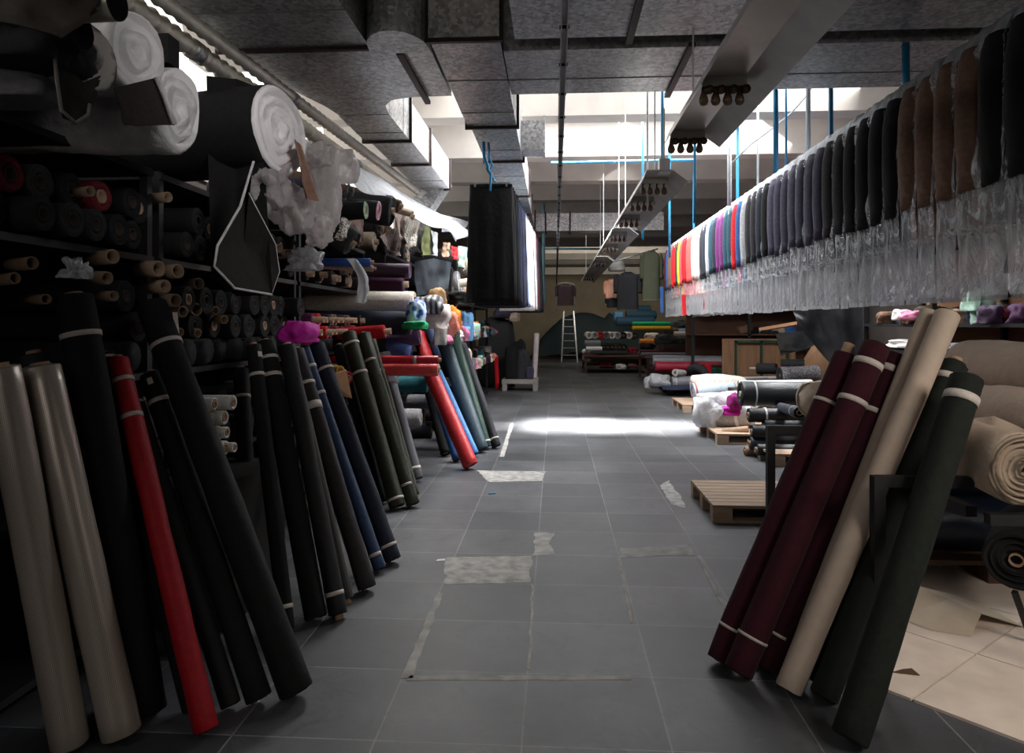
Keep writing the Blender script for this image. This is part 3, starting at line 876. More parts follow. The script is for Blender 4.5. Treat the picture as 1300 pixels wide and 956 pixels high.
# olive group
OL = cloth((0.028, 0.03, 0.02), 0.6)
lean((507, 647), (446, 424), 0.45, 0.062, OL, 'dark olive roll with pale band, first of the three olive rolls', [(0.93, 0.02), (0.75, 0.02), (0.03, 0.02)], wob=0.04)
lean((521, 645), (458, 425), 0.45, 0.05, cloth((0.04, 0.044, 0.03), 0.55), 'crinkled olive roll with pale band, second of the three olive rolls', [(0.83, 0.02), (0.1, 0.02)], wob=0.08, ridge=0.25)
lean((526, 632), (471, 432), 0.45, 0.042, cloth((0.05, 0.055, 0.036), 0.6), 'thin olive roll with pale band, third of the three olive rolls', [(0.78, 0.02)], ridge=0.2)
lean((487, 640), (430, 440), 0.7, 0.05, BK, 'black roll leaning behind the first olive roll', [])
t = lean((528, 612), (476, 418), 0.4, 0.066, pattern_cloth('grey_windowpane_wool', (0.075, 0.075, 0.09), (0.1, 0.1, 0.115), 'stripe', 8), 'blue-grey roll with black sleeve and clear film at its top, end of the olive group', [(0.05, 0.03)], endcol='grey')
def attach_sleeve(t, z0, z1, r, mat, nm):
    mb = MB(); mb.ring_tube(z0, z1, r * 1.1, r * 0.9, n=20)
    o = bpy.data.objects.new(nm, mb.mesh(nm, [mat], True)); COL.objects.link(o); o.parent = t
t['after'].append(lambda o, L: (attach_sleeve(o, L * 0.8, L + 0.02, 0.068, BK, 'black_sleeve'), attach_sleeve(o, L * 0.62, L * 0.82, 0.085, film('clear_wrap', 0.45), 'clear_film_wrap')))
# red and blue group
RED = cloth((0.55, 0.03, 0.035), 0.38)
lean((597, 596), (545, 470), 0.35, 0.078, RED, 'salmon red film-wrapped roll leaning with its foot out on the floor', [], fix=1, endcol='salmon', wob=0.02)
lean((603, 580), (556, 472), 0.4, 0.045, cloth((0.04, 0.2, 0.5), 0.5), 'bright blue slim roll leaning directly behind the salmon red roll', [])
lean((581, 587), (545, 470), 0.5, 0.055, cloth((0.03, 0.13, 0.36), 0.5), 'medium blue roll with its foot left of the salmon red roll', [])
lean((566, 580), (540, 475), 0.6, 0.06, BK, 'black roll leaning in shadow behind the medium blue roll', [])
lean((612, 574), (560, 422), 0.42, 0.082, cloth((0.05, 0.085, 0.11), 0.45), 'slate teal film-wrapped roll leaning behind the blue rolls', [], endcol='slate')
lean((618, 571), (575, 420), 0.42, 0.075, cloth((0.014, 0.05, 0.036), 0.45), 'dark green film-wrapped roll leaning beside the slate teal roll', [(0.03, 0.02)], endcol='green')
lean((627, 570), (584, 438), 0.42, 0.055, cloth((0.018, 0.02, 0.026), 0.6), 'black-grey crinkled roll, last of the leaning rolls along the aisle', [(0.06, 0.02)], wob=0.08)
lean((592, 560), (543, 418), 0.6, 0.07, cloth((0.03, 0.06, 0.14), 0.55), 'faded navy roll standing behind the slate teal roll', [])
lean((585, 560), (533, 424), 0.6, 0.085, RED, 'red film-wrapped roll leaning behind the two level red rolls', [], endcol='red')

build_leans()
# ================================================================ LEFT: shelving and packed rolls
XS = -1.95
XF = [-1.95, -1.95, -1.95, -1.75, -1.4, -1.4]   # front edge of each unit
SHELF_Z = [0.12, 0.72, 1.22, 1.78, 2.2]
BAYS = [(1.9, 3.3), (3.36, 5.2), (5.26, 7.1), (7.16, 9.4), (9.46, 11.9), (11.96, 14.6)]
NAMES = ['nearest', 'second', 'third', 'fourth', 'fifth', 'sixth and farthest']
BACKB = plain('dark_hardboard', (0.02, 0.017, 0.015), 0.9)
for i, (a, b) in enumerate(BAYS):
    t = thing('shelving_unit', (-2.6, (a + b) / 2, 0), 'black steel shelving unit full of fabric rolls, %s along the window wall' % NAMES[i], 'shelving', 'shelving along the window wall')
    XS_ = XF[i]
    for x in (XS_ - 0.03, -3.3):
        for y in (a + 0.02, b - 0.02):
            mb = MB(); mb.span((x - 0.02, y - 0.02, 0), (x + 0.02, y + 0.02, 2.21)); mb.build('post', STEEL_BLACK, t)
    for z in SHELF_Z:
        mb = MB(); mb.span((-3.3, a, z - 0.03), (XS_, b, z)); mb.build('shelf_board', STEEL_BLACK, t)
    mb = MB(); mb.span((-3.34, a, 0.1), (-3.325, b, 2.2)); mb.build('back_panel', BACKB, t)

SPOTS = []   # (px, py, colour, core?) seen among the dark rolls
for q in '''35 205 red; 15 208 dark_red; 55 205 kraft; 72 190 grey; 30 232 beige; 10 268 blue; 42 265 charcoal; 60 232 charcoal; 85 272 charcoal; 122 290 charcoal; 118 245 dark_red;
105 150 dark_red; 140 165 dark_red; 95 335 black'''.split(';'):
    p = q.split(); SPOTS.append((float(p[0]), float(p[1]), p[2]))
GL = {}
def near_spot(px, py):
    for s in SPOTS:
        if hypot(px - s[0], py - s[1]) < 15: return s[2]
    return None
MIDCOL = ['black', 'charcoal', 'brown', 'dark_red', 'navy', 'kraft', 'grey', 'charcoal', 'black', 'plum']
FARCOL = ['teal', 'coral', 'white', 'black', 'pink', 'charcoal', 'cream', 'sky', 'navy', 'grey', 'white', 'green', 'light_grey', 'black', 'orange', 'purple']
CNAME = dict(charcoal='charcoal', dark_red='dark red', kraft='kraft brown', light_grey='light grey', sky='sky blue')
LEVN = ['bottom shelf', 'lower shelf', 'middle shelf', 'upper shelf']
STOCK = MB(); STOCKM = ['black', 'charcoal', 'navy', 'brown', 'dark_red', 'grey', 'teal', 'dusky', 'beige']
def pack(bay, lev, r, z1, colfn, xface=None, drop=0.1, jit=0.05, ys=None, L=0.9, cored=0.05, ymax=430):
    """rolls lying end-on in a shelf bay; those hidden low behind other goods join the uncounted stock"""
    xface = XF[bay] + 0.03 if xface is None else xface
    a, b = ys or BAYS[bay]
    if not ys: a += 0.06; b -= 0.06
    z = SHELF_Z[lev] + r + 0.006
    row = 0
    while z + r < z1:
        y = a + r + (r if row % 2 else 0)
        while y + r <= b:
            rr = r * RND.uniform(0.84, 0.925)
            x = xface + RND.uniform(-jit, jit)
            px, py, d = proj((x, y, z))
            if RND.random() > drop and px > -25:
                c = colfn(px, py)
                if py > ymax or px < 3:
                    STOCK.tube([(x - L, y, z), (x, y, z)], rr, 12, STOCKM.index(c) if c in STOCKM else 1)
                else:
                    cn = CNAME.get(c, c)
                    lab = '%s fabric roll packed end-on, %s of the %s window-wall unit' % (cn, LEVN[lev], NAMES[bay].split()[0])
                    black = bay < 2
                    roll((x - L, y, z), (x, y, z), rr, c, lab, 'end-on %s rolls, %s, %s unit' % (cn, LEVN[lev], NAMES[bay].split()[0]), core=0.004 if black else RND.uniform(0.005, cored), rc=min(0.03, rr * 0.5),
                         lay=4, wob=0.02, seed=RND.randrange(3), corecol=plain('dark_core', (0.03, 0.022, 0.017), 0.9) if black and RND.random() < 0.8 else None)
            y += 2 * r
        z += r * 1.76; row += 1
LEVN.append('top')
def dark(px, py):
    return near_spot(px, py) or 'black'
for bay in (0, 1):
    pack(bay, 3, 0.075, 2.17, dark, drop=0.03)
    pack(bay, 2, 0.078, 1.75, dark, drop=0.05, ys=(3.0, 3.26) if bay == 0 else None)
    pack(bay, 1, 0.1, 1.15, lambda px, py: 'black', drop=0.1, ys=(3.0, 3.26) if bay == 0 else None)
def mid(px, py):
    return RND.choice(MIDCOL)
pack(2, 3, 0.062, 2.12, lambda px, py: RND.choice(['black', 'charcoal', 'black', 'beige', 'brown', 'grey']), drop=0.08, ys=(5.32, 6.9), cored=0.08)
pack(2, 2, 0.058, 1.6, lambda px, py: RND.choice(['dark_red', 'plum', 'red', 'magenta', 'dark_red']) if px < 415 else RND.choice(['black', 'charcoal', 'brown', 'black', 'dark_red']), drop=0.08, ys=(5.32, 6.75), cored=0.1, ymax=430)
pack(2, 1, 0.1, 1.15, mid, drop=0.2)
pack(2, 4, 0.12, 2.75, lambda px, py: RND.choice(['black', 'charcoal', 'brown', 'dusky']), drop=0.0, cored=0.02)
pack(3, 4, 0.12, 2.7, lambda px, py: RND.choice(['brown', 'charcoal', 'black', 'beige', 'kraft']), drop=0.0, xface=XS)
pack(3, 3, 0.12, 2.15, lambda px, py: RND.choice(['black', 'charcoal', 'brown']), drop=0.0, xface=XS, ymax=0)
pack(3, 2, 0.13, 1.7, lambda px, py: RND.choice(['black', 'charcoal', 'navy']), drop=0.0, xface=XS, ymax=0)
pack(3, 1, 0.12, 1.15, lambda px, py: RND.choice(['navy', 'charcoal', 'teal', 'black']), drop=0.1, xface=XS, ymax=0)
pack(3, 0, 0.13, 0.65, lambda px, py: RND.choice(['grey', 'dusky', 'charcoal', 'grey']), drop=0.0, xface=XS + 0.1, ymax=0)
pack(4, 1, 0.15, 1.18, lambda px, py: RND.choice(FARCOL), drop=0.0, ymax=460)
pack(4, 2, 0.15, 1.74, lambda px, py: RND.choice(FARCOL), drop=0.0)
pack(4, 3, 0.13, 2.15, lambda px, py: RND.choice(['beige', 'olive', 'black', 'kraft', 'grey']), drop=0.05)
pack(4, 4, 0.15, 2.7, lambda px, py: RND.choice(['beige', 'charcoal', 'black', 'kraft', 'grey']), drop=0.05)
pack(4, 0, 0.14, 0.65, lambda px, py: 'grey', drop=0.0)
pack(5, 1, 0.15, 1.18, lambda px, py: RND.choice(FARCOL), drop=0.0, ymax=460)
pack(5, 2, 0.15, 1.74, lambda px, py: RND.choice(FARCOL), drop=0.0)
pack(5, 3, 0.15, 2.15, lambda px, py: RND.choice(['red', 'beige', 'mint', 'kraft', 'grey']), drop=0.0)
o = STOCK.build('packed_roll_stock', [cl(c) for c in STOCKM], None, True, loc=(-2.4, 5, 0.12))
tag(o, 'dim mass of fabric rolls packed low in the window-wall shelves behind leaning rolls', 'fabric roll', None, 'stuff')

# kraft tubes sticking out among the dark rolls
for i, (px, py, rr) in enumerate([(42, 335, 9), (145, 327, 10), (140, 352, 9), (150, 376, 7), (203, 341, 11), (229, 345, 10), (211, 364, 9), (226, 381, 9), (236, 396, 8), (253, 393, 9), (258, 361, 8), (278, 394, 6),
                                  (288, 405, 6), (253, 422, 6), (233, 422, 6), (117, 243, 7), (216, 250, 7), (356, 315, 6), (366, 322, 6), (20, 355, 8), (64, 380, 7), (126, 420, 7)]):
    X = -1.865
    c = PX(px, py, X); d = proj(c)[2]; r = rr / F * d
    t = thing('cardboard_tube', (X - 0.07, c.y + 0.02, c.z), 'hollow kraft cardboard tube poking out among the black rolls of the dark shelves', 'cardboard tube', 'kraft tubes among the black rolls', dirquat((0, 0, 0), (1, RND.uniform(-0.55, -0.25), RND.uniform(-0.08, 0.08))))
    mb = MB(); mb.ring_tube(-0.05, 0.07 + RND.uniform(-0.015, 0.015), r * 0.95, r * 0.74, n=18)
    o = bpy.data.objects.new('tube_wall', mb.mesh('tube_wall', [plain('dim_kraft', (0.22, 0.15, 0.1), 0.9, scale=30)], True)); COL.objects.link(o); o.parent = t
# clear film scrap and price tags hanging in the dark shelf
tag(bundle('plastic_scrap', PX(97, 345, -1.78), (0.035, 0.045, 0.045), film('clear_wrap', 0.45), 'x', 'plastic', rough=0.9, freq=4.0), 'crumpled clear film scrap on a roll end in the dark shelves', 'plastic')
a = PX(222, 405, -1.7)
mb = MB(); mb.add([a + Vector((0, -0.02, 0.03)), a + Vector((0, 0.022, 0.03)), a + Vector((0.01, 0.02, -0.07)), a + Vector((0.012, -0.015, -0.072))], [(0, 1, 2, 3)])
tag(mb.build('paper_tag', PAPER, None, loc=a), 'white paper tag hanging from a roll end in the dark shelves', 'paper tag')

# white film rolls in a bundle behind the leaning rolls
for i, (px, py, rr, out) in enumerate([(296, 511, 9, .36), (272, 513, 8, .30), (268, 524, 8, .28), (285, 530, 9, .33), (252, 531, 7, .22), (240, 548, 8, .2), (258, 546, 8, .25), (277, 551, 10, .3), (288, 549, 7, .33), (286, 569, 9, .33), (298, 568, 6, .36), (246, 561, 7, .2), (252, 515, 7, .25), (272, 538, 6, .28)]):
    c = PX(px, py, -1.9 + out); d = proj(c)[2]; r = rr / F * d
    roll((c.x - 0.5, c.y + 0.04, c.z), c, r, 'white', '%s white film roll with brown core, bundled behind the black leaning rolls' % ordinal(i + 1).capitalize(), 'white film rolls behind the black leaning rolls', core=0.005, rc=r * 0.55, corecol=KRAFT, lay=3)['label'] = 'white film roll with brown core, in the bundle behind the black leaning rolls'
t = thing('low_crate', (-1.9, 4.1, 0.0), 'dark low crate under the bundle of white film rolls', 'crate')
c = PX(270, 590, -1.75)
mb = MB(); mb.span((-1.95, c.y - 0.28, 0.0), (-1.55, c.y + 0.45, c.z - 0.05)); mb.build('crate_body', BACKB, t)
c = PX(305, 660, -1.5)
roll((c.x - 0.5, c.y, c.z), c, 0.05, 'beige', 'film-wrapped beige roll end low in the dark gap behind the leaning rolls', core=0.01)

# ================================================================ LEFT: big rolls on top of the shelving
WADD = cloth((0.72, 0.7, 0.71), 0.95, 16, 0.15, 0.6, key='white_wadding')
WEND = ring_end((0.85, 0.82, 0.83), 120.0, 0.72)
GREYW = cloth((0.3, 0.28, 0.26), 0.95, 20, 0.2, 0.5, key='grey_wadding')
def big(px, py, rpx, X, L, col, label, yaw=0.0, endcol=WEND, wob=0.05, lay=8, drop=None, **k):
    c = PX(px, py, X); d = proj(c)[2]; r = rpx / F * d
    p0 = c + Vector((-L, L * tan(yaw), 0))
    return roll(p0, c, r, col, label, endcol=endcol, wob=wob, lay=lay, core=None, rc=r * 0.16, cache=False, **k), c, r
big(107, 72, 44, -1.62, 0.7, GREYW, 'quilted roll with dark ragged layers hanging, top of the nearest shelves', endcol=ring_end((0.5, 0.46, 0.43), 70.0, 0.12), wob=0.07, oval=0.97, yaw=0.3)
big(173, 66, 48, -1.58, 0.8, WADD, 'white wadding roll high on the shelves, touching the quilted roll', yaw=0.2, oval=0.95)
t, c, r = big(226, 139, 52, -1.55, 1.3, WADD, 'white wadding roll on the shelves, between the higher white roll and big black roll', oval=0.93)
t, c, r = big(354, 165, 54, -1.42, 1.35, cloth((0.012, 0.011, 0.012), 0.95, key='black_pile_cloth'), 'big black roll with a white wadding end on top of the shelves', yaw=0.22, oval=0.95, wob=0.02)
# its loose black end hanging down, with a white edge
b0 = c + Vector((-0.02, -r * 0.75, 0.1))
top = [PX(262, 96, -1.75), PX(300, 100, -1.62), PX(330, 112, -1.47)]
bot = [PX(268, 352, -1.75), PX(300, 376, -1.64), PX(346, 375, -1.42)]
mb = sheet(top, bot, 16, 22, 0.015, 1.0, 3, nrm=(0.5, -1, 0))
o = mb.build('loose_end', cloth((0.012, 0.011, 0.012), 0.95, key='black_pile_cloth'), None, True, loc=top[1])
tag(o, 'black cloth with white backing hanging in front of the big black roll', 'cloth')
edge = [PX(328, 130, -1.42), PX(322, 205, -1.44), PX(305, 262, -1.46), PX(276, 312, -1.5), PX(272, 338, -1.5), PX(298, 366, -1.46), PX(345, 374, -1.42), PX(355, 345, -1.42), PX(350, 310, -1.42), PX(316, 245, -1.43)]
mb = MB(); mb.tube(edge[1:7], 0.006, 6); m2 = mb.build('white_edge', WADD, o, True)
mb = MB(); mb.tube(edge[6:], 0.0025, 6); mb.build('white_edge', WADD, o, True)
mb = MB()
fl = [edge[1], edge[2], edge[3], edge[4], edge[5], edge[6], edge[7], edge[8], edge[9]]
cen = sum(fl, Vector()) / len(fl) + Vector((-0.05, 0.05, 0))
mb.add([cen] + fl, [(0, i, i + 1) for i in range(1, len(fl))] + [(0, len(fl), 1)])
mb.build('folded_flap', cloth((0.02, 0.018, 0.017), 0.95), o)
# dark ragged layers under the quilted roll
mb = sheet([PX(72, 60, -1.6), PX(105, 105, -1.58), PX(130, 95, -1.6)], [PX(78, 145, -1.6), PX(96, 156, -1.57), PX(124, 125, -1.58)], 16, 12, 0.01, 1.2, 8)
o = mb.build('quilted_flap', cloth((0.035, 0.033, 0.03), 0.95), None, True, loc=PX(72, 60, -1.6)); tag(o, 'dark quilted flap with pale edge hanging below the quilted roll', 'cloth')
mb = MB(); mb.tube([PX(68, 58, -1.575), PX(72, 100, -1.57), PX(78, 140, -1.565), PX(96, 156, -1.55), PX(112, 146, -1.55), PX(114, 132, -1.55)], 0.006, 6); mb.build('pale_edge', GREYW, o, True)
mb = sheet([PX(145, 112, -1.55), PX(200, 98, -1.5)], [PX(155, 160, -1.54), PX(222, 159, -1.46)], 16, 10, 0.01, 1.2, 9)
o = mb.build('fleece_flap', cloth((0.04, 0.033, 0.03), 0.95, 60), None, True, loc=PX(145, 112, -1.55)); tag(o, 'dark brown fleece flap hanging under the higher white wadding roll', 'cloth')
mb = MB(); mb.tube([PX(199, 98, -1.49), PX(210, 125, -1.47), PX(221, 158, -1.45)], 0.012, 6); mb.build('pale_edge', WADD, o, True)
# upper left corner: covered rolls
c = PX(40, 8, -1.5); mb = sheet([PX(-30, -60, -1.5), PX(70, -60, -1.4), PX(150, -20, -1.35)], [PX(-20, 18, -1.45), PX(70, 50, -1.38), PX(128, 14, -1.35)], 22, 14, 0.02, 1.0, 12)
o = mb.build('dust_sheet', cloth((0.16, 0.145, 0.13), 0.9, 12), None, True, loc=PX(40, -40, -1.5)); tag(o, 'brown-grey dust sheet drooping over the topmost rolls in the corner', 'cloth')
big(100, 38, 26, -1.5, 0.9, cloth((0.02, 0.02, 0.022), 0.9), 'black roll tucked under the dust sheet in the top corner', endcol='black')
big(105, -2, 20, -1.42, 0.9, GREYW, 'grey roll lying over the dust sheet in the top corner', endcol='grey')
big(148, 4, 22, -1.35, 0.5, plain('ribbed_aluminium', (0.55, 0.53, 0.48), 0.38, 0.75, scale=10), 'short end of ribbed hose lying in the top corner', endcol='black')
t = thing('black_box', PX(208, 66, -1.75), 'small black box standing behind the white wadding rolls against the window', 'box')
c = PX(208, 66, -1.9)
mb = MB(); mb.box(c, (0.1, 0.1, 0.14)); mb.build('box_body', plain('matte_black', (0.006, 0.006, 0.006), 0.9), t)
bundle('fabric_bundle', PX(22, 62, -1.75), (0.25, 0.16, 0.12), 'charcoal', 'charcoal cloth bundle below the dust sheet in the top corner', 'cloth bundle')
bundle('fabric_bundle', PX(8, 112, -1.85), (0.2, 0.1, 0.09), 'grey', 'dim grey cloth bundle over the red rolls near the top corner', 'cloth bundle')
# translucent white bags hanging from the top
BAG = film('white_bag_film', 0.25, (0.8, 0.74, 0.74), 7.0, (1, 1, 0.6), 0.12)
t = thing('plastic_bag', PX(380, 190, -1.4), 'crumpled white translucent plastic bag draped beside the big white roll end', 'plastic bag')
for k, (px, py, X, sz, tl) in enumerate([(345, 238, -1.46, (0.09, 0.13, 0.11), 0.5), (372, 268, -1.44, (0.09, 0.14, 0.12), 0.6), (412, 240, -1.44, (0.09, 0.09, 0.26), 0.1), (396, 196, -1.42, (0.09, 0.13, 0.07), 0.0), (404, 292, -1.4, (0.07, 0.1, 0.1), 0.4)]):
    mb = crumple((0, 0, 0), sz, 310 + k * 7, 0.55, 3.4, flat=False, nu=56, nv=34)
    R = Matrix.Rotation(tl, 3, 'X'); c0 = PX(px, py, X)
    mb.v = [tuple(R @ Vector(v) + c0) for v in mb.v]
    mb.build('bag_film', BAG, t, True)
o = bundle('fabric_bundle', PX(424, 215, -1.5), (0.18, 0.16, 0.14), BAG, 'white plastic bundle tied at the top of the draped bag', 'plastic bag', 31)
mb = sheet([PX(374, 176, -1.34), PX(384, 186, -1.34)], [PX(388, 252, -1.3), PX(404, 256, -1.3)], 8, 14, 0.01, 1, 3)
tag(mb.build('leather_strip', cloth((0.2, 0.09, 0.05), 0.6), None, True, loc=PX(380, 180, -1.34)), 'rust brown fabric strip hanging through the white plastic bag', 'cloth')
# long white sheet along the top of the shelving
WS = film('white_sheet_film', 0.1, (0.86, 0.88, 0.92), 5.0, (1, 1, 1), 0.08)
mb = sheet([PX(448, 205, -1.75), PX(480, 226, -1.75), PX(520, 250, -1.75), PX(560, 272, -1.75), PX(596, 282, -1.65)], [PX(448, 228, -1.5), PX(485, 252, -1.5), PX(520, 266, -1.5), PX(556, 290, -1.5), PX(580, 304, -1.45)], 40, 10, 0.03, 2.0, 2, nrm=(0.5, 0, 1))
tag(mb.build('plastic_sheet', WS, None, True, loc=PX(500, 250, -1.75)), 'long white plastic sheet draped along the top edge of the shelves', 'plastic sheet')
mb = sheet([PX(560, 285, -1.6), PX(578, 281, -1.5), PX(594, 292, -1.45)], [PX(562, 292, -1.5), PX(580, 303, -1.4), PX(595, 298, -1.4)], 12, 8, 0.02, 1.0, 6, nrm=(0.5, 0, 1))
tag(mb.build('plastic_sheet', WS, None, True, loc=PX(578, 290, -1.5)), 'rounded pale sheet end drooping beside the black hanging trousers', 'plastic sheet')

# ================================================================ LEFT: middle distance, rolls reaching out over the aisle
def reach(x0, y0, x1, y1, rpx, Xe, col, label, Xs=None, **k):
    """roll lying across the shelf: visible inner end (x0,y0) to outer end (x1,y1)"""
    e = PX(x1, y1, Xe); d = proj(e)[2]; r = rpx / F * d
    L = 1.1
    s0 = P(x0, y0, d); ax = (e - s0).normalized(); ax = Vector((max(ax.x, 0.7), ax.y * 0.4, ax.z)).normalized()
    return roll(e - ax * L, e, r, col, label, **k)
reach(468, 343, 520, 344, 9, -1.43, cloth((0.11, 0.07, 0.105), 0.6), 'dusty purple roll lying on top of the plum roll', wob=0.05, core=0.0, endcol='purple')
reach(465, 360, 512, 361, 9, -1.48, cloth((0.07, 0.02, 0.055), 0.6), 'plum roll lying between the dusty purple roll and the cream roll', wob=0.06, core=0.05)
reach(466, 383, 525, 383, 13, -1.43, cloth((0.72, 0.66, 0.58), 0.75), 'thick cream roll lying under the purple rolls', wob=0.03, core=0.0, endcol='cream')
reach(468, 410, 520, 411, 15, -1.43, cloth((0.016, 0.022, 0.04), 0.65), 'thick navy roll with loose folds lying under the cream roll', wob=0.06, core=0.0)
reach(455, 423, 488, 421, 8, -1.5, 'red', 'bright red roll peeping out under the navy roll', core=0.06)
reach(500, 432, 532, 428, 9, -1.4, 'purple', 'deep purple roll under the navy roll above the level red rolls', core=0.0)
reach(500, 448, 520, 452, 13, -1.42, cloth((0.035, 0.06, 0.19), 0.7), 'royal blue folded roll under the deep purple roll', core=0.0, wob=0.08)
reach(508, 457, 556, 457, 5, -1.05, cloth((0.55, 0.012, 0.03), 0.4), 'slim bright red roll with paper band lying on the salmon red roll', core=0.03, bands=[(0.8, 0.03)])
reach(508, 469, 556, 469, 8, -1.1, cloth((0.68, 0.085, 0.085), 0.35), 'salmon red roll lying level with its end over the leaning red roll', core=0.02, endcol='cream')
reach(455, 333, 470, 333, 5, -1.5, cloth((0.03, 0.12, 0.5), 0.5), 'small cobalt blue roll end above the purple rolls', core=0.03)
reach(455, 340, 473, 341, 4, -1.5, 'beige', 'small pale wooden tube end beside the cobalt blue roll', core=0.03)
reach(530, 350, 574, 350, 11, -1.42, cloth((0.04, 0.045, 0.05), 0.7), 'thick slate denim roll lying high beyond the purple rolls', core=0.0, wob=0.05)
mb = sheet([PX(526, 332, -1.5), PX(550, 328, -1.42), PX(573, 333, -1.36)], [PX(528, 376, -1.5), PX(548, 372, -1.36), PX(568, 366, -1.32)], 20, 14, 0.03, 1.2, 5, nrm=(0.6, -1, 0))
tag(mb.build('denim_drape', cloth((0.04, 0.05, 0.065), 0.8), None, True, loc=PX(550, 330, -1.42)), 'slate denim cloth draped over the thick denim roll', 'cloth')
reach(565, 362, 582, 360, 16, -1.35, 'light_grey', 'pale grey thick roll end just behind the denim drape', core=0.2, rc=0.06, corecol=plain('pale_tube', (0.6, 0.52, 0.4), 0.8))
reach(558, 375, 580, 382, 12, -1.35, 'charcoal', 'charcoal plastic-wrapped roll below the denim drape', core=0.0)
bundle('fabric_bundle', PX(556, 381, -1.3), (0.1, 0.12, 0.14), cloth((0.5, 0.3, 0.15), 0.8), 'tan cardboard-coloured cloth bundle below the denim drape', 'cloth bundle', 5)['label'] = 'small tan cloth bundle just below the denim drape'
bundle('fabric_bundle', PX(544, 390, -1.3), (0.16, 0.2, 0.13), pattern_cloth('black_white_stripe', (0.015, 0.015, 0.018), (0.25, 0.25, 0.27), 'stripe', 6), 'black striped satin bundle under the tan cloth bundle', 'cloth bundle', 9)
bundle('fabric_bundle', PX(528, 401, -1.35), (0.1, 0.13, 0.16), pattern_cloth('blue_print', (0.03, 0.09, 0.5), (0.5, 0.6, 0.8), 'vor', 16), 'royal blue printed cloth bundle right of the thick navy roll', 'cloth bundle', 12)
bundle('fabric_bundle', PX(527, 414, -1.3), (0.12, 0.13, 0.05), 'leaf', 'emerald green folded cloth below the blue printed bundle', 'cloth bundle', 14)
bundle('fabric_bundle', PX(550, 405, -1.3), (0.2, 0.2, 0.19), cloth((0.75, 0.68, 0.66), 0.8), 'off-white crumpled satin bundle beyond the blue printed bundle', 'cloth bundle', 17)
# patterned cloths hanging from upper rolls
PL = pattern_cloth('brown_plaid', (0.24, 0.17, 0.15), (0.1, 0.06, 0.05), 'check', 26)
HT = pattern_cloth('houndstooth', (0.45, 0.4, 0.33), (0.05, 0.045, 0.04), 'check', 40)
def hang(top, bot, X, mat, label, seed, amp=0.025, nrm=(1, -0.5, 0)):
    mb = sheet([PX(x, y, X) for x, y in top], [PX(x, y, X + 0.02) for x, y in bot], 14, 14, amp, 1.2, seed, nrm=nrm)
    return tag(mb.build('hanging_cloth', mat, None, True, loc=PX(top[0][0], top[0][1], X)), label, 'hanging cloth')
hang([(482, 300), (515, 282)], [(496, 322), (508, 326)], -1.5, PL, 'brown plaid cloth hanging in a point under the upper rolls', 3)
hang([(500, 270), (522, 276)], [(510, 318), (520, 305)], -1.42, pattern_cloth('rose_stripe', (0.4, 0.28, 0.24), (0.13, 0.08, 0.07), 'stripe', 18), 'rose striped cloth hanging beside the brown plaid', 4)
hang([(515, 276), (532, 282)], [(514, 318), (526, 312)], -1.38, HT, 'pale houndstooth cloth hanging right of the rose stripe', 5)
hang([(436, 275), (446, 282)], [(428, 302), (434, 306)], -1.5, HT, 'narrow houndstooth cloth hanging left of the black upper roll', 6)
hang([(443, 280), (462, 278)], [(452, 304), (460, 312)], -1.5, cloth((0.22, 0.14, 0.12), 0.8), 'dusty rose folded cloth hanging under the green-ended black roll', 7)
hang([(538, 285), (548, 290)], [(536, 324), (546, 324)], -1.38, cloth((0.16, 0.18, 0.07), 0.8), 'olive green cloth hanging right of the houndstooth', 8)
hang([(547, 292), (556, 296)], [(548, 322), (554, 326)], -1.36, cloth((0.6, 0.64, 0.68), 0.8), 'pale grey cloth hanging beside the olive green cloth', 9)
hang([(572, 312), (581, 314)], [(573, 328), (579, 330)], -1.36, cl('red'), 'small red cloth hanging under the white sheet', 10)
hang([(563, 308), (571, 308)], [(563, 326), (568, 326)], -1.36, cl('kraft'), 'tan brown cloth hanging beside the small red cloth', 11)
hang([(582, 312), (594, 314)], [(583, 338), (592, 342)], -1.34, cl('mint'), 'grey-green printed cloth hanging just before the black trousers', 12)
hang([(526, 290), (540, 294)], [(526, 326), (538, 328)], -1.45, cl('black'), 'black cloth hanging between the houndstooth and the olive cloth', 13)
reach(435, 267, 464, 267, 11, -1.48, 'black', 'black roll with pale green end, highest over the dusty rose cloth', endcol=ring_end((0.45, 0.6, 0.4)), core=0.0)
reach(462, 266, 480, 268, 12, -1.46, 'charcoal', 'charcoal roll with pink end beside the green-ended black roll', endcol=ring_end((0.7, 0.4, 0.5)), core=0.0)
reach(475, 265, 496, 268, 19, -1.46, 'charcoal', 'large charcoal roll right of the pink-ended roll', core=0.03, rc=0.035)
reach(500, 260, 507, 262, 8, -1.43, 'brown', 'brown roll with kraft core above the rose striped cloth', core=0.03)
reach(512, 272, 522, 275, 8, -1.42, 'beige', 'beige roll with kraft core above the houndstooth cloth', core=0.03)
reach(437, 302, 446, 309, 17, -1.5, 'charcoal', 'charcoal felt roll end with kraft core at the shelf corner', core=0.03, rc=0.03)
hang([(441, 230), (450, 240)], [(434, 256), (446, 250)], -1.45, cloth((0.03, 0.035, 0.03), 0.9), 'dark green-black cloth standing behind the white plastic bag', 15)
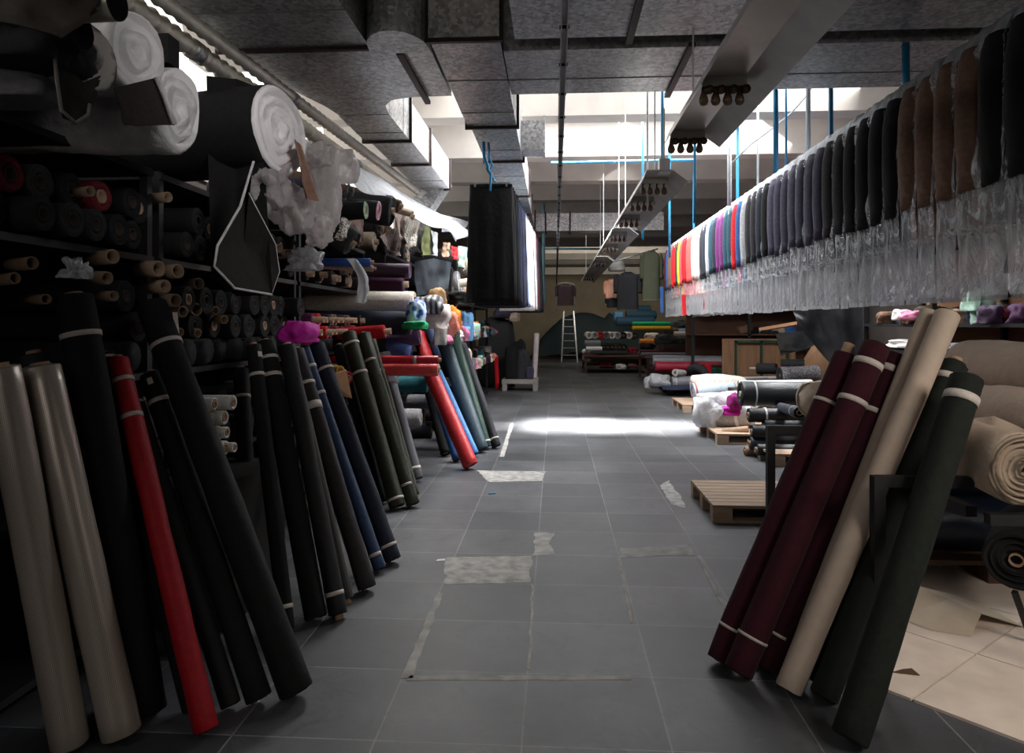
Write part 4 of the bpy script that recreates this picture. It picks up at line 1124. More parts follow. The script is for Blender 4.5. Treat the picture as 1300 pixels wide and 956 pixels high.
# white plastic hanging from the shelf edge
t = thing('plastic_bag', PX(450, 332, -1.5), 'white plastic bag hanging down at the shelf end before the purple rolls', 'plastic bag')
mb = sheet([PX(440, 328, -1.52), PX(450, 328, -1.45), PX(456, 332, -1.45)], [PX(452, 380, -1.5), PX(458, 386, -1.45), PX(464, 380, -1.45)], 18, 18, 0.02, 1.2, 3, belly=0.06)
mb.build('bag_film', film('white_bag_film2', 0.12, (0.85, 0.87, 0.9), 8.0, (1, 1, 0.7), 0.12), t, True)
t = thing('plastic_bag', PX(388, 330, -1.6), 'clear plastic bag of tube ends on the shelf under the draped white bag', 'plastic bag')
c = PX(388, 333, -1.7)
crumple(c, (0.1, 0.1, 0.1), 77, 0.9, 4.0).build('bag_film', film('clear_wrap', 0.45), t, True)
t.name = 'plastic_bag'
# magenta cloth, cardboard, odds on top of leaning rolls
bundle('fabric_bundle', PX(382, 425, -1.62), (0.1, 0.17, 0.09), cloth((0.55, 0.02, 0.36), 0.6), 'crumpled magenta cloth lying above the deep blue leaning roll', 'cloth bundle', 22, rough=0.5)
t = thing('cardboard_box', PX(428, 492, -1.45), 'torn kraft cardboard box behind the navy leaning roll', 'cardboard box')
mb = MB(); c = PX(424, 492, -1.5)
mb.add([PX(412, 478, -1.5), PX(440, 470, -1.42), PX(447, 506, -1.42), PX(424, 500, -1.5)], [(0, 1, 2, 3)]); mb.add([PX(412, 478, -1.5), PX(440, 470, -1.42), PX(436, 468, -1.7), PX(410, 474, -1.7)], [(0, 1, 2, 3)])
mb.build('box_panel', plain('kraft_board', (0.5, 0.27, 0.14), 0.8), t)
roll(PX(408, 472, -1.75), PX(440, 480, -1.5), 0.05, 'red', 'red roll lying on the torn cardboard box', core=0.02)
roll(PX(408, 468, -1.75), PX(432, 470, -1.5), 0.03, 'yellow', 'thin yellow roll lying behind the red roll on the cardboard box', core=0.0)
# stacks low in shelf behind red rolls
for i, (px, py, rp, c, lab) in enumerate([(530, 488, 10, 'teal', 'dark teal roll lying low under the level red rolls'), (540, 510, 9, 'grey', 'grey film-wrapped roll low behind the leaning red roll'), (522, 530, 11, 'light_grey', 'crumpled light grey wrapped roll on the lowest shelf'), (535, 548, 9, 'charcoal', 'charcoal roll on the lowest shelf by the red roll foot')]):
    e = PX(px + 12, py, -1.45); d = proj(e)[2]
    roll(e - Vector((0.8, 0.05, 0)), e, rp / F * d, c, lab, core=0.02)
# colourful bundles farther along
for i, (px, py, rp, X, c, lab) in enumerate([
    (588, 400, 8, -1.25, 'black', 'black folded bundle high at the far colourful pile'), (573, 409, 6, -1.2, 'white', 'white roll end above the slate teal leaning roll'),
    (585, 418, 11, -1.15, 'coral', 'coral pink cloth hanging in the colourful pile'), (586, 432, 9, -1.1, 'pink', 'pale pink roll end under the coral cloth'),
    (597, 402, 8, -1.2, 'teal', 'teal cloth beside the coral cloth'), (607, 398, 10, -1.1, 'teal', 'deep teal bundle at the top of the far pile'),
    (601, 427, 9, -1.05, 'white', 'white bundle in the middle of the colourful pile'), (606, 445, 10, -1.0, 'light_grey', 'grey floral bundle beside the dark green leaning roll'),
    (590, 455, 10, -1.1, 'cream', 'cream floral bundle behind the dark green leaning roll'), (613, 425, 8, -1.0, 'pink', 'pink bundle near the aisle end of the pile'),
    (617, 412, 8, -1.0, 'sky', 'pale blue bundle near the aisle end of the pile'), (604, 470, 10, -1.0, 'black', 'black bundle low in the colourful pile'),
    (620, 462, 9, -0.95, 'cream', 'cream bundle hanging out low toward the aisle'), (604, 488, 12, -0.95, 'white', 'white crumpled heap on the floor by the black crinkled roll'),
    (610, 500, 8, -0.9, 'light_grey', 'pale grey crumpled heap on the floor at the aisle edge'), (615, 477, 7, -0.9, 'kraft', 'tan bundle above the white crumpled heap'),
    (628, 440, 9, -0.9, 'grey', 'grey bundle at the aisle end of the colourful pile'), (625, 480, 10, -0.85, 'black', 'black bundle drooping at the aisle end of the pile'),
    (598, 415, 7, -1.1, 'orange', 'orange scrap bundle in the colourful pile'), (636, 422, 8, -0.85, 'mint', 'mint bundle closest to the platform with dark sacks')]):
    c0 = PX(px, py, X); d = proj(c0)[2]; s = rp / F * d
    sup = [0.0, 0.72, 1.22, 1.78] if X > -1.0 else [0.12, 0.72, 1.22, 1.78]
    zb = min(sup, key=lambda q: abs(q - (c0.z - 0.62 * s)))
    if X > -1.0 and zb > 0: zb = zb
    sz = max(0.06, min(0.3, (c0.z - zb) / 0.62)) if abs(zb - (c0.z - 0.62 * s)) < 0.25 else s
    c0.z = zb + sz * 0.53 + 0.004; c0.x = min(c0.x, -1.32) if zb > 0.2 else c0.x
    bundle('fabric_bundle', c0, (s * 1.5, s * 1.5, sz * 1.0), c, lab, 'cloth bundle', i + 40, rough=0.4)
# a scatter of smaller remnants along the shelf edges of the two far units
SC2 = ['white', 'teal', 'coral', 'black', 'sky', 'grey', 'pink', 'cream', 'navy', 'mint', 'purple', 'light_grey', 'red', 'charcoal']
k = 0
for z, nmz in ((0.72, 'lower'), (1.22, 'middle')):
    y = 9.6
    while y < 14.3:
        s = RND.uniform(0.09, 0.15); cc = SC2[k % len(SC2)]
        bundle('fabric_bundle', (-1.42 + RND.uniform(-0.03, 0.06), y + s, z + s * 0.5), (0.16, s, s * 0.9), cc, '%s remnant on the %s edge of the far window-wall shelves, %s along' % (cc.replace('_', ' '), nmz, ordinal(int((y - 9.6) / 0.28) + 1)), 'cloth bundle', 400 + k, 'remnants along the far window-wall shelf edges', rough=0.5)
        y += s * 1.9 + 0.05; k += 1
# far dark mass of stock behind the hanging trousers
p_ = P(630, 470, 16.6)
bundle('fabric_bundle', (p_.x, p_.y, 0.62), (0.5, 0.6, 1.1), 'charcoal', 'tall dark heap of stock under the far hanging trousers', 'cloth bundle', 3, rough=0.2)
bundle('fabric_bundle', (p_.x + 0.25, p_.y - 0.1, 1.72), (0.32, 0.4, 0.22), 'dusky', 'dusky bundle on top of the tall dark heap', 'cloth bundle', 4)
bundle('fabric_bundle', (p_.x + 0.45, p_.y - 0.35, 1.6), (0.14, 0.18, 0.14), 'beige', 'pale bundle on the tall dark heap below the white trousers', 'cloth bundle', 6)

# ================================================================ LEFT: rail of hanging clothes over the aisle
t = thing('hanging_rail', (-0.7, 7.5, 3.06), 'steel rail carrying black and white trousers over the aisle', 'rail')
mb = MB(); mb.tube([(-0.70, 7.2, 3.06), (-0.4, 16, 3.06)], 0.017, 10); mb.build('rail_tube', BLUE_PAINT, t, True)
mb = MB(); mb.tube([(-0.70, 7.35, 3.06), (-0.71, 7.32, 3.12), (-0.74, 7.3, 3.2), (-0.75, 7.3, 3.36)], 0.02, 8); mb.tube([(-0.70, 7.35, 3.06), (-0.66, 7.36, 3.12), (-0.69, 7.34, 3.2), (-0.7, 7.34, 3.36)], 0.012, 8); mb.build('blue_hook', BLUE_PAINT, t, True)
mb = MB(); mb.bar((-0.68, 7.38, 3.06), (-0.685, 7.36, 2.86), 0.035, 0.02); mb.build('blue_end_plate', BLUE_PAINT, t)
for y in (9.5, 12.0, 14.5):
    mb = MB(); mb.bar((-0.7 + 0.3 * (y - 7.2) / 8.8, y, 3.06), (-0.7 + 0.3 * (y - 7.2) / 8.8, y, DZ + 0.03), 0.015); mb.build('hanger_rod', BLUE_PAINT, t)

def trouser_mesh(seed, w=0.46, Lh=1.27, flare=0.04):
    mb = MB(); so = seed * 9.1
    n, m = 28, 22; vs = []
    for j in range(m + 1):
        v = j / m
        for i in range(n):
            a = 2 * pi * i / n
            hw = w / 2 + flare * v
            th = 0.03 + 0.025 * v
            x = hw * cos(a); y = th * sin(a) + 0.012 * sin(x * 40 + so) * v + 0.02 * v * noise.noise(Vector((x * 6, v * 3, so)))
            vs.append((x + 0.01 * noise.noise(Vector((v * 5, so, a))), y, -v * Lh + 0.012 * noise.noise(Vector((x * 9, so, 1))) * (v > 0.95)))
    fs = [(j * n + i, j * n + (i + 1) % n, (j + 1) * n + (i + 1) % n, (j + 1) * n + i) for j in range(m) for i in range(n)]
    fs += [tuple(range(n - 1, -1, -1))[::-1], tuple(m * n + i for i in range(n))]
    mb.add(vs, fs)
    return mb.mesh('trousers', [None], True)
TM = [trouser_mesh(i) for i in range(4)]
def clip_mesh():
    mb = MB(); mb.bar((-0.2, 0, 0.005), (0.2, 0, 0.005), 0.018, 0.03)
    mb.tube([(0, 0, 0.01), (0, 0, 0.05), (0.018, 0, 0.075), (0, 0, 0.098), (-0.012, 0, 0.092)], 0.004, 6)
    for x in (-0.17, 0.17): mb.box((x, 0, -0.012), (0.02, 0.05, 0.035))
    return mb.mesh('clip_hanger', [STEEL], False)
CLIP = clip_mesh()
seq = ['black', 'black', 'black', 'black', 'navy', 'navy', 'navy', 'navy', 'dusky', 'black', 'blue_stripe', 'blue_stripe', 'white', 'white', 'white', 'grey', 'white', 'grey', 'maroon', 'charcoal', 'black', 'black', 'black', 'black']
MM = {'blue_stripe': pattern_cloth('pale_blue_stripe', (0.32, 0.38, 0.6), (0.22, 0.27, 0.48), 'stripe', 16)}
cnt = {}
NM = dict(blue_stripe='pale blue', dusky='slate', maroon='maroon')
y = 7.5
for i, c in enumerate(seq):
    x = -0.7 + 0.3 * (y - 7.2) / 8.8
    cnt[c] = cnt.get(c, 0) + 1; tot = seq.count(c)
    nm = NM.get(c, c)
    pos = '' if tot == 1 else ', %s such colour from the near end' % ordinal(cnt[c])
    t = thing('hanging_trousers', (x, y, 2.955), '%s trousers on the rail over the aisle%s' % (nm, pos), 'trousers', 'trousers on the rail over the aisle')
    t.rotation_euler = (0, 0, RND.uniform(-0.1, 0.1))
    o = put('trousers', TM[i % 4], t, [MM.get(c) or (cloth((0.006, 0.006, 0.007), 0.9) if c == 'black' else cl(c))])
    o.scale = (1, 1, RND.uniform(0.97, 1.02))
    h = put('clip_hanger', CLIP, t)
    y += 0.2 if i < 10 else 0.3

# ================================================================ RIGHT: long row of garments in plastic covers
GX = 2.37
def jacket_mesh(seed, Lh=1.0):
    mb = MB(); so = seed * 6.7; n, m = 26, 20; vs = []
    for j in range(m + 1):
        v = j / m
        if v < 0.14: hw = 0.07 + (0.215 - 0.07) * (v / 0.14) ** 0.7
        else: hw = 0.215 + 0.02 * (v - 0.14)
        th = 0.04 + 0.05 * min(1, v / 0.16)
        for i in range(n):
            a = 2 * pi * i / n
            ca, sa = cos(a), sin(a)
            x = hw * math.copysign(abs(ca) ** 0.6, ca); y = th * math.copysign(abs(sa) ** 0.5, sa)
            y += 0.012 * v * sin(x * 36 + so) + 0.006 * noise.noise(Vector((x * 7, v * 2, so)))
            vs.append((x + 0.008 * noise.noise(Vector((v * 3, a, so))) + 0.008 * sin(a * 5 + so), y, -v * Lh - (0.02 * (1 - abs(cos(a)))) * (v < 0.1)))
    fs = [(j * n + i, j * n + (i + 1) % n, (j + 1) * n + (i + 1) % n, (j + 1) * n + i) for j in range(m) for i in range(n)]
    fs += [tuple(range(n)), tuple(m * n + i for i in range(n))[::-1]]
    mb.add(vs, fs)
    return mb.mesh('jacket_body', [None], True)
def sleeve_mesh(side, seed):
    mb = MB(); pts = []; rs = []
    for i in range(10):
        t = i / 9
        pts.append((side * (0.205 + 0.045 * sin(min(1, t * 3) * pi / 2)), 0.004 * sin(t * 3 + seed), -0.1 - 0.72 * t)); rs.append(0.066 - 0.014 * t + 0.003 * sin(t * 11 + seed))
    mb.tube(pts, rs, 12)
    return mb.mesh('sleeve', [None], True)
def cover_mesh(seed):
    so = seed * 4.3; mb = MB()
    path = [(-0.265, -1.34), (-0.275, -0.9), (-0.272, -0.4), (-0.264, -0.12), (-0.215, 0.005), (-0.07, 0.055), (0, 0.06), (0.07, 0.055), (0.215, 0.005), (0.264, -0.12), (0.272, -0.4), (0.275, -0.9), (0.265, -1.34)]
    def fn(u, v):
        p = lerp_path([(a, 0, b) for a, b in path], u)
        w = 0.0975
        y = (v - 0.5) * 2 * w
        e = (abs(v - 0.5) * 2) ** 3
        s = -1 if u < 0.5 else 1
        nx = 0.018 * noise.noise(Vector((v * 4 + so, p.z * 5, s))) + 0.014 * noise.noise(Vector((v * 9 - so, p.z * 11, s)))
        side = abs(u - 0.5) > 0.2
        x = p.x - s * 0.012 * e * side + nx * s
        return Vector((x, y + 0.008 * noise.noise(Vector((u * 20, v * 3, so))), p.z + 0.012 * noise.noise(Vector((u * 9, v * 3, so))) - 0.02 * e * (not side) + (-0.012 * noise.noise(Vector((u * 9, v * 3, so))) if u in (0, 1) else 0)))
    mb.grid(fn, 44, 8)
    return mb.mesh('plastic_cover', [None], True)
JM = [jacket_mesh(i) for i in range(5)]
SL = [sleeve_mesh(-1, 1), sleeve_mesh(1, 2)]
CM = [cover_mesh(i) for i in range(6)]
def hanger_mesh():
    mb = MB(); mb.tube([(-0.2, 0, -0.1), (-0.1, 0, -0.035), (0, 0, 0.0), (0.1, 0, -0.035), (0.2, 0, -0.1)], 0.01, 8)
    mb.tube([(0, 0, 0), (0, 0, 0.05), (0.02, 0, 0.075), (0, 0, 0.1), (-0.014, 0, 0.09)], 0.004, 6)
    return mb.mesh('hanger', [STEEL], True)
HM = hanger_mesh()
t = thing('hanging_rail', (GX, 2.4, 3.05), 'long steel rail carrying the garments in plastic covers', 'rail')
mb = MB(); mb.tube([(GX, 2.2, 3.05), (GX, 14.2, 3.05)], 0.018, 10); mb.build('rail_tube', BLUE_PAINT, t, True)
for y in (3.5, 6.2, 9.3, 12.2):
    mb = MB(); mb.bar((GX, y, 3.06), (GX, y, DZ - 0.004 if y < 5.9 else 4.12), 0.03); mb.build('hanger_bar', BLUE_PAINT, t)
FILM = film('garment_film', 0.68, (0.88, 0.9, 0.94), 7.0, (1, 1.2, 0.45), 0.42, hem=True)
BROWN = cloth((0.17, 0.1, 0.07), 0.85); PURP = cloth((0.06, 0.055, 0.09), 0.8); PURP2 = cloth((0.085, 0.08, 0.12), 0.8)
GM = dict(brown=BROWN, purple_grey=PURP, lilac_grey=PURP2, black=cloth((0.01, 0.01, 0.011), 0.9), pale_pink=cloth((0.75, 0.45, 0.4), 0.8), dark_teal=cloth((0.02, 0.07, 0.1), 0.8), blue_black=cloth((0.02, 0.024, 0.04), 0.8), violet=cloth((0.16, 0.03, 0.15), 0.8))
order = (['black'] * 5 + ['brown'] * 4 + ['black'] * 4 + ['charcoal'] * 2 + ['purple_grey', 'lilac_grey', 'purple_grey', 'lilac_grey', 'purple_grey', 'purple_grey', 'lilac_grey', 'black', 'blue_black', 'charcoal', 'charcoal', 'light_grey', 'blue', 'red', 'dark_teal', 'dark_teal', 'violet', 'violet', 'blue_black', 'dark_teal', 'light_grey', 'blue_black', 'charcoal', 'white', 'pale_pink', 'pale_pink', 'salmon', 'salmon', 'red', 'red', 'salmon', 'yellow', 'green', 'red', 'red', 'brown', 'brown', 'blue', 'maroon'])
order[0] = 'charcoal'
y = 2.72
cnt = {}
for i, c in enumerate(order):
    cnt[c] = cnt.get(c, 0) + 1; tot = order.count(c)
    cn = c.replace('_', ' ')
    lab = '%s jacket in clear plastic, %s from the near end of the long rail' % (cn, ordinal(i + 1))
    t = thing('covered_jacket', (GX, y, 2.94), lab, 'jacket', 'jackets in plastic covers on the long rail')
    t.rotation_euler = (0, 0, RND.uniform(-0.012, 0.012))
    m = GM.get(c) or cl(c)
    o = put('jacket', JM[i % 5], t, [m]); o.scale = (1, 1.06, RND.uniform(0.97, 1.03))
    for s in (0, 1):
        q = put('sleeve', SL[s], t, [m]); q.scale = (1, 1.48, RND.uniform(0.98, 1.03))
    put('hanger', HM, t)
    q = put('plastic_cover', CM[(i * 5) % 6], t, [FILM]); q.scale = (1, 1.0, RND.uniform(0.995, 1.008))
    y += 0.202 if i < 28 else 0.204
# loose strips hanging below the far end
for i, (px, c, y0, y1, lab) in enumerate([(868, 'red', 388, 400, 'red ribbon strip hanging below the yellow jacket'), (894, 'red', 386, 398, 'red ribbon strip hanging below the pale pink jackets'), (840, 'blue', 378, 397, 'blue scarf strip hanging at the far end of the long rail')]):
    a = P(px, y0 - 14, 10.3 if px > 850 else 13.4); b = P(px + 1, y1, 10.3 if px > 850 else 13.4)
    mb = sheet([a - Vector((0.03, 0, 0)), a + Vector((0.03, 0, 0))], [b - Vector((0.03, 0, 0)), b + Vector((0.03, 0, 0))], 4, 8, 0.006, 1, i)
    tag(mb.build('hanging_ribbon', cl(c), None, True, loc=a), lab, 'ribbon')

# far hanging tops and the bagged garment under the perforated rail
def top_garment(px, py, d, w, h, col, label, cat='top', mats=None):
    c = P(px, py, d)
    t = thing('hanging_garment', c, label, cat)
    o = put('body', JM[RND.randrange(4)], t, [mats or cl(col)]); o.scale = (w / 0.45, 1, h / 1.0)
    for s in (0, 1):
        q = put('sleeve', SL[s], t, [mats or cl(col)]); q.scale = (w / 0.45, 1, h / 1.0 * 0.7)
    q = put('hanger', HM, t); q.scale = (w / 0.45, 1, 1)
    return t
top_garment(797, 345, 14.0, 0.42, 0.76, 'black', 'black top hanging beside the orange striped top in the distance')
top_garment(777, 354, 14.4, 0.26, 0.55, 'orange', 'orange striped top hanging left of the black top in the distance', mats=pattern_cloth('orange_stripe', (0.75, 0.22, 0.1), (0.6, 0.45, 0.35), 'stripe', 7))
top_garment(778, 378, 14.3, 0.24, 0.2, 'black', 'small black skirt under the orange striped top', 'skirt')
top_garment(827, 318, 13.9, 0.34, 1.0, cl('olive'), 'olive coat hanging before the far end of the long rail', mats=cl('olive'), cat='coat')
mb = MB(); a, b = P(765, 336, 14.2), P(835, 316, 14.2); mb.tube([a, b], 0.015, 8)
tag(mb.build('hanging_rail', STEEL, None, True, loc=a), 'short rail carrying the olive coat and black top in the distance', 'rail')
t = top_garment(718, 360, 19.0, 0.42, 0.6, 'dusky', 'dusky garment in a clear bag hanging under the end of the perforated rail', 'garment', cloth((0.2, 0.13, 0.15), 0.8))
o = put('plastic_cover', CM[2], t, [film('garment_film_far', 0.5, (0.85, 0.88, 0.9), 7.0, (1, 1, 0.35), 0.5)]); o.scale = (0.95, 1.6, 0.55)
# pale hood-like lamp behind the tray end
t = thing('lamp_hood', P(783, 338, 14.6), 'round grey hood lamp below the far reflector trays', 'lamp')
c = P(783, 338, 14.6)
mb = MB(); mb.tube([c + Vector((0, 0, 0.16)), c + Vector((0, 0, 0.12)), c, c - Vector((0, 0, 0.1))], [0.03, 0.12, 0.17, 0.18], 16); mb.build('hood', plain('grey_bracket', (0.5, 0.49, 0.46), 0.5), t, True)
mb = MB(); mb.bar(c + Vector((0, 0, 0.16)), c + Vector((0, 0, 0.5)), 0.03); mb.build('hood_stem', BLUE_PAINT, t)

# ================================================================ RIGHT FRONT: rack, leaning rolls, cream rolls
t = thing('steel_rack', (1.75, 3.25, 0), 'black square-tube steel rack holding cream rolls and leaning rolls', 'rack')
XA, XB, YA, YB = 1.265, 2.75, 2.84, 4.217
for nm, a, b in (('near', (XA, YA), 0.855), ('far', (XA, YB), 0.855), ('near', (2.2, YA - 0.1), 0.74), ('far', (XB, YB), 0.855), ('near', (XB, YA), 0.855)):
    mb = MB(); mb.span((a[0] - 0.022, a[1] - 0.022, 0), (a[0] + 0.022, a[1] + 0.022, b)); mb.build('post', STEEL_BLACK, t)
for a, b in (((XA, YA, 0.835), (XB, YA, 0.835)), ((XA, YB, 0.835), (XB, YB, 0.835)), ((XA, YA, 0.835), (XA, YB, 0.835)), ((XB, YA, 0.835), (XB, YB, 0.835))):
    pass
for a, b in (((XA, YA, 0.835), (1.62, YA, 0.835)), ((XA, YB, 0.835), (XB, YB, 0.835)), ((1.5, YA, 0.835), (1.5, YB, 0.835)), ((1.62, YA - 0.1, 0.72), (XB, YA - 0.1, 0.72)), ((1.62, YB - 0.1, 0.72), (XB, YB - 0.1, 0.72)), ((XB, YA, 0.72), (XB, YB, 0.72)), ((1.62, YA, 0.72), (1.62, YB, 0.72))):
    mb = MB(); mb.bar(a, b, 0.042); mb.build('crossbar', STEEL_BLACK, t)
MAR = cloth((0.036, 0.0035, 0.01), 0.9, sheen=0.05); MAR2 = cloth((0.03, 0.003, 0.009), 0.9, sheen=0.05); DGR = cloth((0.011, 0.015, 0.012), 0.9); CRM = cloth((0.46, 0.37, 0.3), 0.85, 25, 0.05, 0.12, key='cream_a')
LR = []
def leanr(bpx, d0, tpx, d1, r, col, label, bands=(), **k):
    b = P(bpx[0], bpx[1], d0); b.z = 0
    LR.append(dict(b=b, t=P(tpx[0], tpx[1], d1), r=r, col=col, label=label, bands=bands, fix=0, k=k, after=[]))
leanr((918, 850), 2.96, (1078, 452), 3.2, 0.05, MAR, 'maroon roll with kraft core, leaning nearest the aisle on the steel rack', [(0.83, 0.016), (0.09, 0.012)], core=0.06, wob=0.04, ridge=0.05)
leanr((948, 858), 2.88, (1112, 440), 3.14, 0.058, MAR, 'maroon roll with two wide labels, middle of the maroon rolls on the rack', [(0.93, 0.028), (0.81, 0.024), (0.09, 0.012)], core=0.015, wob=0.03, tags=[])
leanr((976, 858), 2.86, (1142, 452), 3.14, 0.047, MAR2, 'maroon roll with wide labels, leaning against the cream leaning rolls', [(0.94, 0.03), (0.8, 0.022), (0.09, 0.012)], core=0.0, wob=0.05, ridge=0.12)
leanr((966, 868), 2.99, (1118, 480), 3.25, 0.044, MAR2, 'shorter maroon roll tucked between the other maroon rolls', [(0.1, 0.012)], core=0.0, wob=0.04)
leanr((990, 880), 2.84, (1173, 396), 3.14, 0.037, CRM, 'slimmer cream roll leaning left of its thicker cream neighbour', [],  core=0.0, endcol='cream', wob=0.04)
leanr((1010, 886), 2.77, (1207, 400), 3.06, 0.049, cloth((0.5, 0.405, 0.33), 0.8, 25, 0.05, 0.12, key='cream_b'), 'thicker cream roll leaning between slim cream roll and dark green rolls', [],  core=0.02, corecol=cl('leaf'), endcol='cream', wob=0.03)
leanr((1038, 890), 2.77, (1178, 478), 3.1, 0.042, DGR, 'dark green roll at the back of the three green leaning rolls', [(0.955, 0.03)],  core=0.0, wob=0.04)
leanr((1030, 896), 2.7, (1197, 462), 3.05, 0.05, DGR, 'dark green roll with label, middle of the three green leaning rolls', [(0.94, 0.028)],  core=0.03, wob=0.05, ridge=0.08)
leanr((1080, 925), 2.4, (1228, 482), 2.76, 0.058, DGR, 'stout dark green roll with wide label, nearest of the three green rolls', [(0.925, 0.034)], core=0.02, wob=0.03)
_keep = LEAN[:]; LEAN[:] = LR; build_leans(6); LEAN[:] = _keep
CEND = ring_end((0.3, 0.23, 0.17), 330.0, 0.25)
CRM2 = cloth((0.5, 0.4, 0.32), 0.8, 10, 0.07, 0.35, key='cream_canvas')
def yroll(x, z, ya, yb, r, col, label, **k):
    return roll((x, yb, z), (x + k.pop('dx', 0.0), ya, z + k.pop('dz', 0.0)), r, col, label, **k)
yroll(1.78, 0.915, 2.68, 4.15, 0.125, CRM2, 'cream canvas roll with frayed end facing the aisle, lowest on the rack', endcol=CEND, core=None, rc=0.01, wob=0.06, lay=10, cache=False, dx=-0.06)
yroll(2.22, 1.0, 2.72, 4.3, 0.14, CRM2, 'cream canvas roll lying second up on the steel rack', endcol=CEND, core=0.05, wob=0.06, cache=False)
yroll(2.47, 1.205, 2.5, 4.35, 0.15, CRM2, 'thick cream canvas roll on top of the rack', endcol='cream', core=0.05, wob=0.04, cache=False)
# loose cream canvas end hanging between the rolls
mb = sheet([PX(1228, 532, 1.95), PX(1262, 528, 2.0), PX(1300, 545, 2.05)], [PX(1236, 560, 1.88), PX(1262, 572, 1.9), PX(1292, 575, 1.95)], 16, 10, 0.012, 1.4, 3, nrm=(-1, -1, 0))
tag(mb.build('canvas_fold', CRM2, None, True, loc=PX(1260, 540, 2.0)), 'loose fold of cream canvas lying between the two lower cream rolls', 'cloth')
# below the rack: wrapped navy stock on a pallet
FNAVY = cloth((0.012, 0.022, 0.045), 0.35)
t = thing('wooden_pallet', (2.3, 4.35, 0), 'dark wooden pallet under the navy wrapped rolls behind the rack', 'pallet')
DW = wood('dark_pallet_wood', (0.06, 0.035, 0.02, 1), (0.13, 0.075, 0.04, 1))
PXO = (1.75, 4.0)
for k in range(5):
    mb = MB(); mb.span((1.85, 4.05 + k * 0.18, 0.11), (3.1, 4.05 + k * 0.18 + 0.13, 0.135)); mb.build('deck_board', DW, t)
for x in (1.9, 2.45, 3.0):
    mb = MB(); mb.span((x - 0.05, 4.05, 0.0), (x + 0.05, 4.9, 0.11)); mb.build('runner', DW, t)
for i, (x, yv, z, r) in enumerate([(2.0, 4.25, 0.30, 0.15), (2.0, 4.56, 0.30, 0.15), (2.0, 4.4, 0.565, 0.145), (2.0, 4.78, 0.6, 0.13)]):
    roll((2.0, yv, z), (3.3, yv, z), r, FNAVY, ['navy film-wrapped roll at the front of the pallet behind the rack', 'navy film-wrapped roll at the back of the pallet behind the rack', 'navy film-wrapped roll on top of the pallet stack behind the rack', 'navy film-wrapped roll leaning at the back of the pallet stack'][i], core=0.0, wob=0.04)
c = PX(1290, 712, 2.05)
roll((c.x + 0.35, c.y + 0.5, c.z), c, 0.125, BK, 'black roll with brown core lying under the cream rolls at the frame edge', core=0.0, corecol=KRAFT, core0=0.0, rc=0.03)
mb = MB(); mb.bar((c.x - 0.02, c.y - 0.02, c.z - 0.13), (c.x + 0.1, c.y + 0.05, 0.02), 0.02); tag(mb.build('prop_stick', STEEL_BLACK, None, loc=(c.x, c.y, 0.02)), 'thin black prop bar below the black roll with brown core', 'bar')
# cream boards on the floor below the rack
BOARD = plain('cream_board', (0.78, 0.67, 0.58), 0.75, var=0.1, scale=6)
O0 = G(1239, 833); e1 = (G(1239, 833) - G(1127, 797.6)); e2 = (G(1277, 807.8) - G(1198.6, 863.6))
e1 = e1.normalized() * 0.62; e2 = e2.normalized() * 0.62
names = {(-1, 0): 'cream board lying behind the stout green roll foot', (0, 0): 'cream board under the folded sheet, farther from the camera', (-1, -1): 'cream board with a brown leaf scrap on it', (0, -1): 'cream board at the frame corner under the cream rolls', (-1, 1): 'cream board farthest back under the rack'}
for (i, j), lab in names.items():
    w_ = 0.0 if i > -1 else -0.2
    a = O0 + e1 * (i + 0.01 + w_) + e2 * (j + 0.01); b = a + e1 * (0.985 - w_); c2 = b + e2 * 0.985; d2 = a + e2 * 0.985
    mb = MB(); mb.prism([(p.x, p.y) for p in (a, b, c2, d2)], 0.0, 0.011)
    tag(mb.build('foam_board', BOARD, None, loc=(a.x, a.y, 0)), lab, 'board')
a, b, c2, d2 = G(1150, 769), G(1262, 773), G(1240, 800), G(1165, 800)
mb = MB()
ridge = [G(1158, 770) + Vector((0, 0, 0.10)), G(1205, 782) + Vector((0, 0, 0.07)), G(1246, 796) + Vector((0, 0, 0.05))]
back = [G(1180, 768), G(1240, 766), G(1300, 800)]
front = [G(1140, 788), G(1180, 803), G(1232, 812)]
for L_ in (ridge, back, front):
    for p in L_: p.z += 0.014
mb.add(front + ridge + back, [(0, 1, 4, 3), (1, 2, 5, 4), (3, 4, 7, 6), (4, 5, 8, 7)])
mb.add([p - Vector((0, 0, 0.003)) for p in front + ridge + back], [(0, 3, 4, 1), (1, 4, 5, 2), (3, 6, 7, 4), (4, 7, 8, 5)])
tag(mb.build('folded_sheet', plain('buff_sheet', (0.6, 0.5, 0.38), 0.75, scale=5), None, loc=(front[0].x, front[0].y, 0.014)), 'buff folded sheet with a raised crease lying on the cream boards', 'sheet')
p = G(1150, 858); mb = MB(); mb.prism([(p.x - 0.05, p.y + 0.0), (p.x + 0.045, p.y - 0.02), (p.x + 0.04, p.y + 0.035), (p.x, p.y + 0.025)], 0.0115, 0.016)
tag(mb.build('brown_scrap', plain('brown_paper', (0.1, 0.05, 0.025), 0.8), None, loc=(p.x, p.y, 0.0115)), 'small brown paper scrap lying on a cream board', 'scrap')
